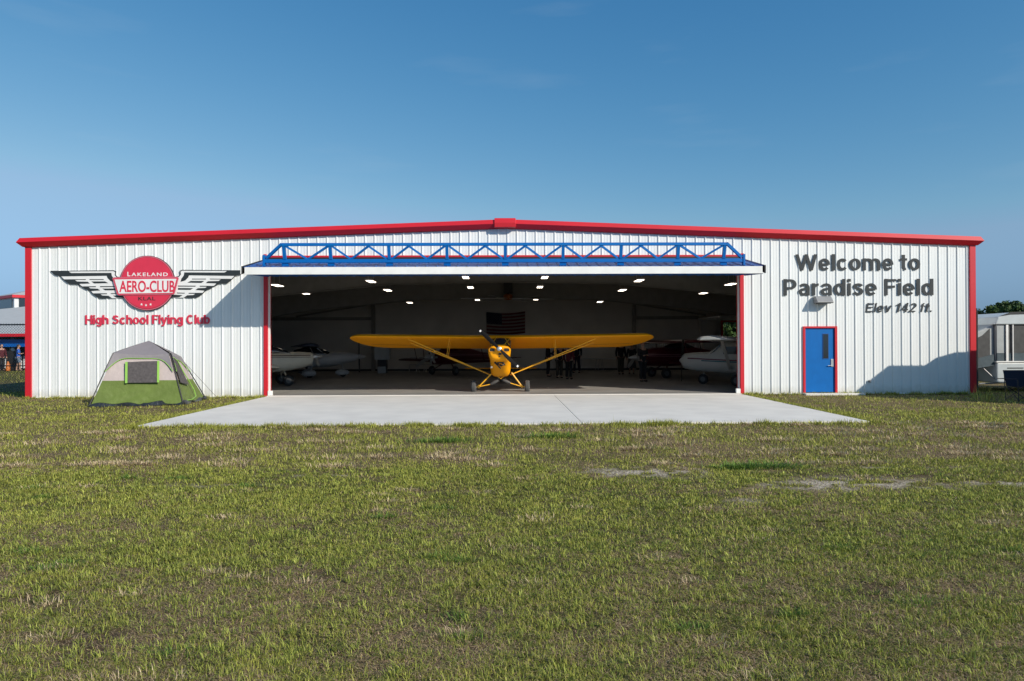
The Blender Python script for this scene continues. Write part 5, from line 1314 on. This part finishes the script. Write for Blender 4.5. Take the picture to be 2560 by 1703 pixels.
parts = [blades(230000, 2.9, 7.0, .86, .0017, .02, .06, 41, thatch=True), blades(170000, 7.0, 16.0, .86, .0017, .03, .07, 42, thatch=True), blades(230000, 2.9, 6.0, .86, .0021, .015, .045, 1), blades(280000, 6.0, 10.0, .86, .0021, .018, .05, 2), blades(230000, 10.0, 17.0, .86, .0018, .03, .075, 3, 1.),
         blades(110000, 17.0, 25.0, .90, .0017, .03, .08, 4, filt=lambda x, y, r: np.abs(x) > 7),
         blades(60000, 25.0, 46.0, .90, .0019, .05, .10, 5, filt=lambda x, y, r: (np.abs(x) > 15.5)),
         # taller fringes along the slab edges and the foot of the wall
         blades(34000, 13.9, 14.19, 1, .0018, .05, .12, 6, xr=(-7.8, 8.0), filt=lambda x, y, r: r.random(len(x)) < .25+.75*sstep(.35, .62, fbm(x, y, .5, 201))),
         blades(14000, 14.1, 21.9, 1, .0018, .05, .11, 7, xr=(-7.72, -7.5)), blades(14000, 14.1, 21.9, 1, .0018, .05, .11, 8, xr=(7.7, 7.92)),
         blades(9000, 21.72, 21.93, 1, .0018, .05, .12, 9, xr=(-15.2, -7.6)), blades(9000, 21.72, 21.93, 1, .0018, .06, .14, 10, xr=(7.8, 15.4)),
         blades(260, 18.9, 19.6, 1, .0009, .3, .55, 12, xr=(13.3, 14.1)), blades(300, 10.6, 12.2, 1, .0010, .2, .36, 13, xr=(1.5, 3.2)), blades(500, 10.6, 12.6, 1, .0010, .14, .28, 14, xr=(-3.2, 6.5))]
def clumps(cs, n, rad, h0, h1, dark, seed):
    rng = np.random.default_rng(seed); out = []
    ca = np.array(cs); bare = sandy(ca[:, 0], ca[:, 1]) + .7*np.array([k*np.exp(-(((ca[:, 0]-a)/r)**2+((ca[:, 1]-b)/q)**2)) for a, b, r, q, k in SP]).max(0)
    for (cx_, cy_), bv in zip(cs, bare):
        if bv > .22 and dark: continue
        m = n; r_ = rad*rng.uniform(.6, 1.3); x = cx_+rng.normal(0, r_, m)*1.5; y = cy_+rng.normal(0, r_*.55, m)
        az = np.arctan2(y-cy_, x-cx_)+rng.normal(0, .7, m); ln_ = np.clip(rng.normal(.75, .3, m), .1, 1.4); h = rng.uniform(h0, h1, m)
        wd = .0023*wide(y); wa = az+PI/2; px, py = np.cos(wa)*wd, np.sin(wa)*wd; dx, dy = np.cos(az), np.sin(az); z0 = np.full(m, -.01)
        b0 = np.stack([x-px, y-py, z0], 1); b1 = np.stack([x+px, y+py, z0], 1); mx, my, mz = x+dx*np.sin(ln_)*h*.5, y+dy*np.sin(ln_)*h*.5, z0+np.cos(ln_)*h*.6
        m0 = np.stack([mx-px*.8, my-py*.8, mz], 1); m1 = np.stack([mx+px*.8, my+py*.8, mz], 1); l2 = np.clip(ln_*1.6, 0, 1.6)
        tx, ty, tz = mx+dx*np.sin(l2)*h*.5, my+dy*np.sin(l2)*h*.5, np.maximum(mz+np.cos(l2)*h*.4, 0)
        t0 = np.stack([tx-px*.15, ty-py*.15, tz], 1); t1 = np.stack([tx+px*.15, ty+py*.15, tz], 1)
        V = np.stack([b0, b1, m0, m1, t0, t1], 1).reshape(-1, 3); i = np.arange(m)[:, None]*6
        g = rng.random(m)[:, None]
        C = (np.array([.11,.15,.02])*(1-g)+np.array([.54,.57,.12])*g)*crng2.uniform(.6, 1.1) if dark == 2 else (np.array([.06,.12,.018])*(1-g)+np.array([.22,.34,.06])*g) if dark else (np.array([.30,.21,.11])*(1-g)+np.array([.75,.60,.38])*g)
        out.append((V, np.concatenate([i+np.array([0,1,3,2]), i+np.array([2,3,5,4])], 1).reshape(-1, 4), np.repeat(np.concatenate([C, np.ones((m, 1))], 1), 6, 0)))
    return out
crng = np.random.default_rng(77); crng2 = np.random.default_rng(78)
def scat(n, y0, y1): 
    y = crng.uniform(y0, y1, n); return [(crng.uniform(-.8, .8)*q, q) for q in y]
parts += clumps(scat(26, 3.2, 9.5), 110, .05, .035, .075, True, 1) + clumps(scat(4600, 2.9, 6.2), 12, .013, .030, .062, 2, 21) + clumps(scat(4400, 5.2, 9.3), 14, .022, .030, .060, 2, 22) + clumps([(3.25, 9.15), (3.6, 9.2), (-1.0, 11.8), (.9, 12.3)], 500, .16, .06, .13, True, 2)
parts += clumps(scat(90, 9.4, 14.0), 150, .13, .04, .10, False, 3) + clumps(scat(40, 3.2, 8.5), 90, .07, .03, .07, False, 4) + clumps([(-5.75, 9.72), (-5.4, 9.76), (-5.1, 9.74)], 260, .12, .04, .09, False, 5)
off = 0; VV = []; FF = []; CCc = []
for V, Fq, C in parts: VV.append(V); FF.append(Fq+off); CCc.append(C); off += len(V)
bm_ = bpy.data.materials.new('grass_blade'); bm_.use_nodes = True; nt = bm_.node_tree; b = nt.nodes['Principled BSDF']
aa = nt.nodes.new('ShaderNodeAttribute'); aa.attribute_name = 'tint'; nt.links.new(aa.outputs['Color'], b.inputs['Base Color'])
b.inputs['Roughness'].default_value = .55; b.inputs['Specular IOR Level'].default_value = .25
tr = nt.nodes.new('ShaderNodeBsdfTranslucent'); nt.links.new(aa.outputs['Color'], tr.inputs[0]); ms = nt.nodes.new('ShaderNodeMixShader'); ms.inputs[0].default_value = .22
nt.links.new(b.outputs[0], ms.inputs[1]); nt.links.new(tr.outputs[0], ms.inputs[2]); nt.links.new(ms.outputs[0], nt.nodes['Material Output'].inputs[0])
gr = npmesh('grass', np.concatenate(VV), np.concatenate(FF), bm_, {'tint': np.concatenate(CCc)})
tag(gr, 'short mixed green and straw grass blades over the lawn', 'grass', kind='stuff')

# ================================================================ LIGHT
SUN = Vector((1.1, -1.0, .84)).normalized()
ld = bpy.data.lights.new('sun', 'SUN'); ld.energy = 4.75; ld.angle = math.radians(.53); ld.color = (1, .93, .81)
lo = bpy.data.objects.new('sun', ld); COL.objects.link(lo); lo.rotation_euler = SUN.to_track_quat('Z', 'Y').to_euler(); lo.location = (20, -20, 18)
W = bpy.data.worlds.new('World'); S.world = W; W.use_nodes = True; nt = W.node_tree
sk = nt.nodes.new('ShaderNodeTexSky'); sk.sky_type = 'NISHITA'; sk.sun_disc = False
sk.sun_elevation = math.asin(SUN.z); sk.sun_rotation = math.atan2(SUN.x, SUN.y)
sk.air_density = 1.0; sk.dust_density = 1.1; sk.ozone_density = 2.0; sk.altitude = 40
bg = nt.nodes['Background']; bg.inputs[1].default_value = .088
# grade the clear sky so it deepens overhead as this air does, channel by channel
sr = nt.nodes.new('ShaderNodeSeparateColor'); cr_ = nt.nodes.new('ShaderNodeCombineColor'); nt.links.new(sk.outputs[0], sr.inputs[0])
def mth(op, a, b_):
    m_ = nt.nodes.new('ShaderNodeMath'); m_.operation = op
    for k_, v_ in ((0, a), (1, b_)):
        if isinstance(v_, (int, float)): m_.inputs[k_].default_value = v_
        else: nt.links.new(v_, m_.inputs[k_])
    return m_.outputs[0]
ST = .085
gsk = None
for k_, (tint, gam, mul) in ((2, (1.36, .7, .857)), (1, (1.2, 1.0, 1.08)), (0, (.74, 1.7, 5.0))):
    v_ = mth('MULTIPLY', sr.outputs[k_], ST*tint); v_ = mth('MINIMUM', v_, .45) if k_ == 0 else v_
    v_ = mth('MULTIPLY', mth('POWER', v_, gam), mul/ST)
    if k_ == 2: bsk = v_
    if k_ == 1: v_ = mth('MINIMUM', v_, mth('MULTIPLY', bsk, .685)); gsk = v_
    if k_ == 0: v_ = mth('MINIMUM', v_, mth('MULTIPLY', gsk, .60))
    nt.links.new(v_, cr_.inputs[k_])
# a few faint high wisps
tcw = nt.nodes.new('ShaderNodeTexCoord'); mpw = nt.nodes.new('ShaderNodeMapping'); mpw.inputs['Rotation'].default_value = (0, .35, 0); mpw.inputs['Scale'].default_value = (1.6, 1.6, 9)
nw = nt.nodes.new('ShaderNodeTexNoise'); nw.inputs['Scale'].default_value = 2.2; nw.inputs['Detail'].default_value = 7; nt.links.new(tcw.outputs['Generated'], mpw.inputs[0]); nt.links.new(mpw.outputs[0], nw.inputs[0])
wf = ramp(nt, nw.outputs[0], (0, 0, 0), (.09, .09, .09), .58, .82)
mw = nt.nodes.new('ShaderNodeMix'); mw.data_type = 'RGBA'; nt.links.new(wf, mw.inputs[0]); nt.links.new(cr_.outputs[0], mw.inputs[6]); mw.inputs[7].default_value = (6.5, 7.4, 8.2, 1)
nt.links.new(mw.outputs[2], bg.inputs[0])
S.view_settings.view_transform = 'Standard'; S.view_settings.look = 'None'; S.view_settings.exposure = 0; S.view_settings.gamma = 1
S.cycles.max_bounces = 8; S.cycles.diffuse_bounces = 3; S.cycles.use_denoising = True; S.cycles.denoising_prefilter = 'NONE'; S.cycles.sample_clamp_indirect = 4
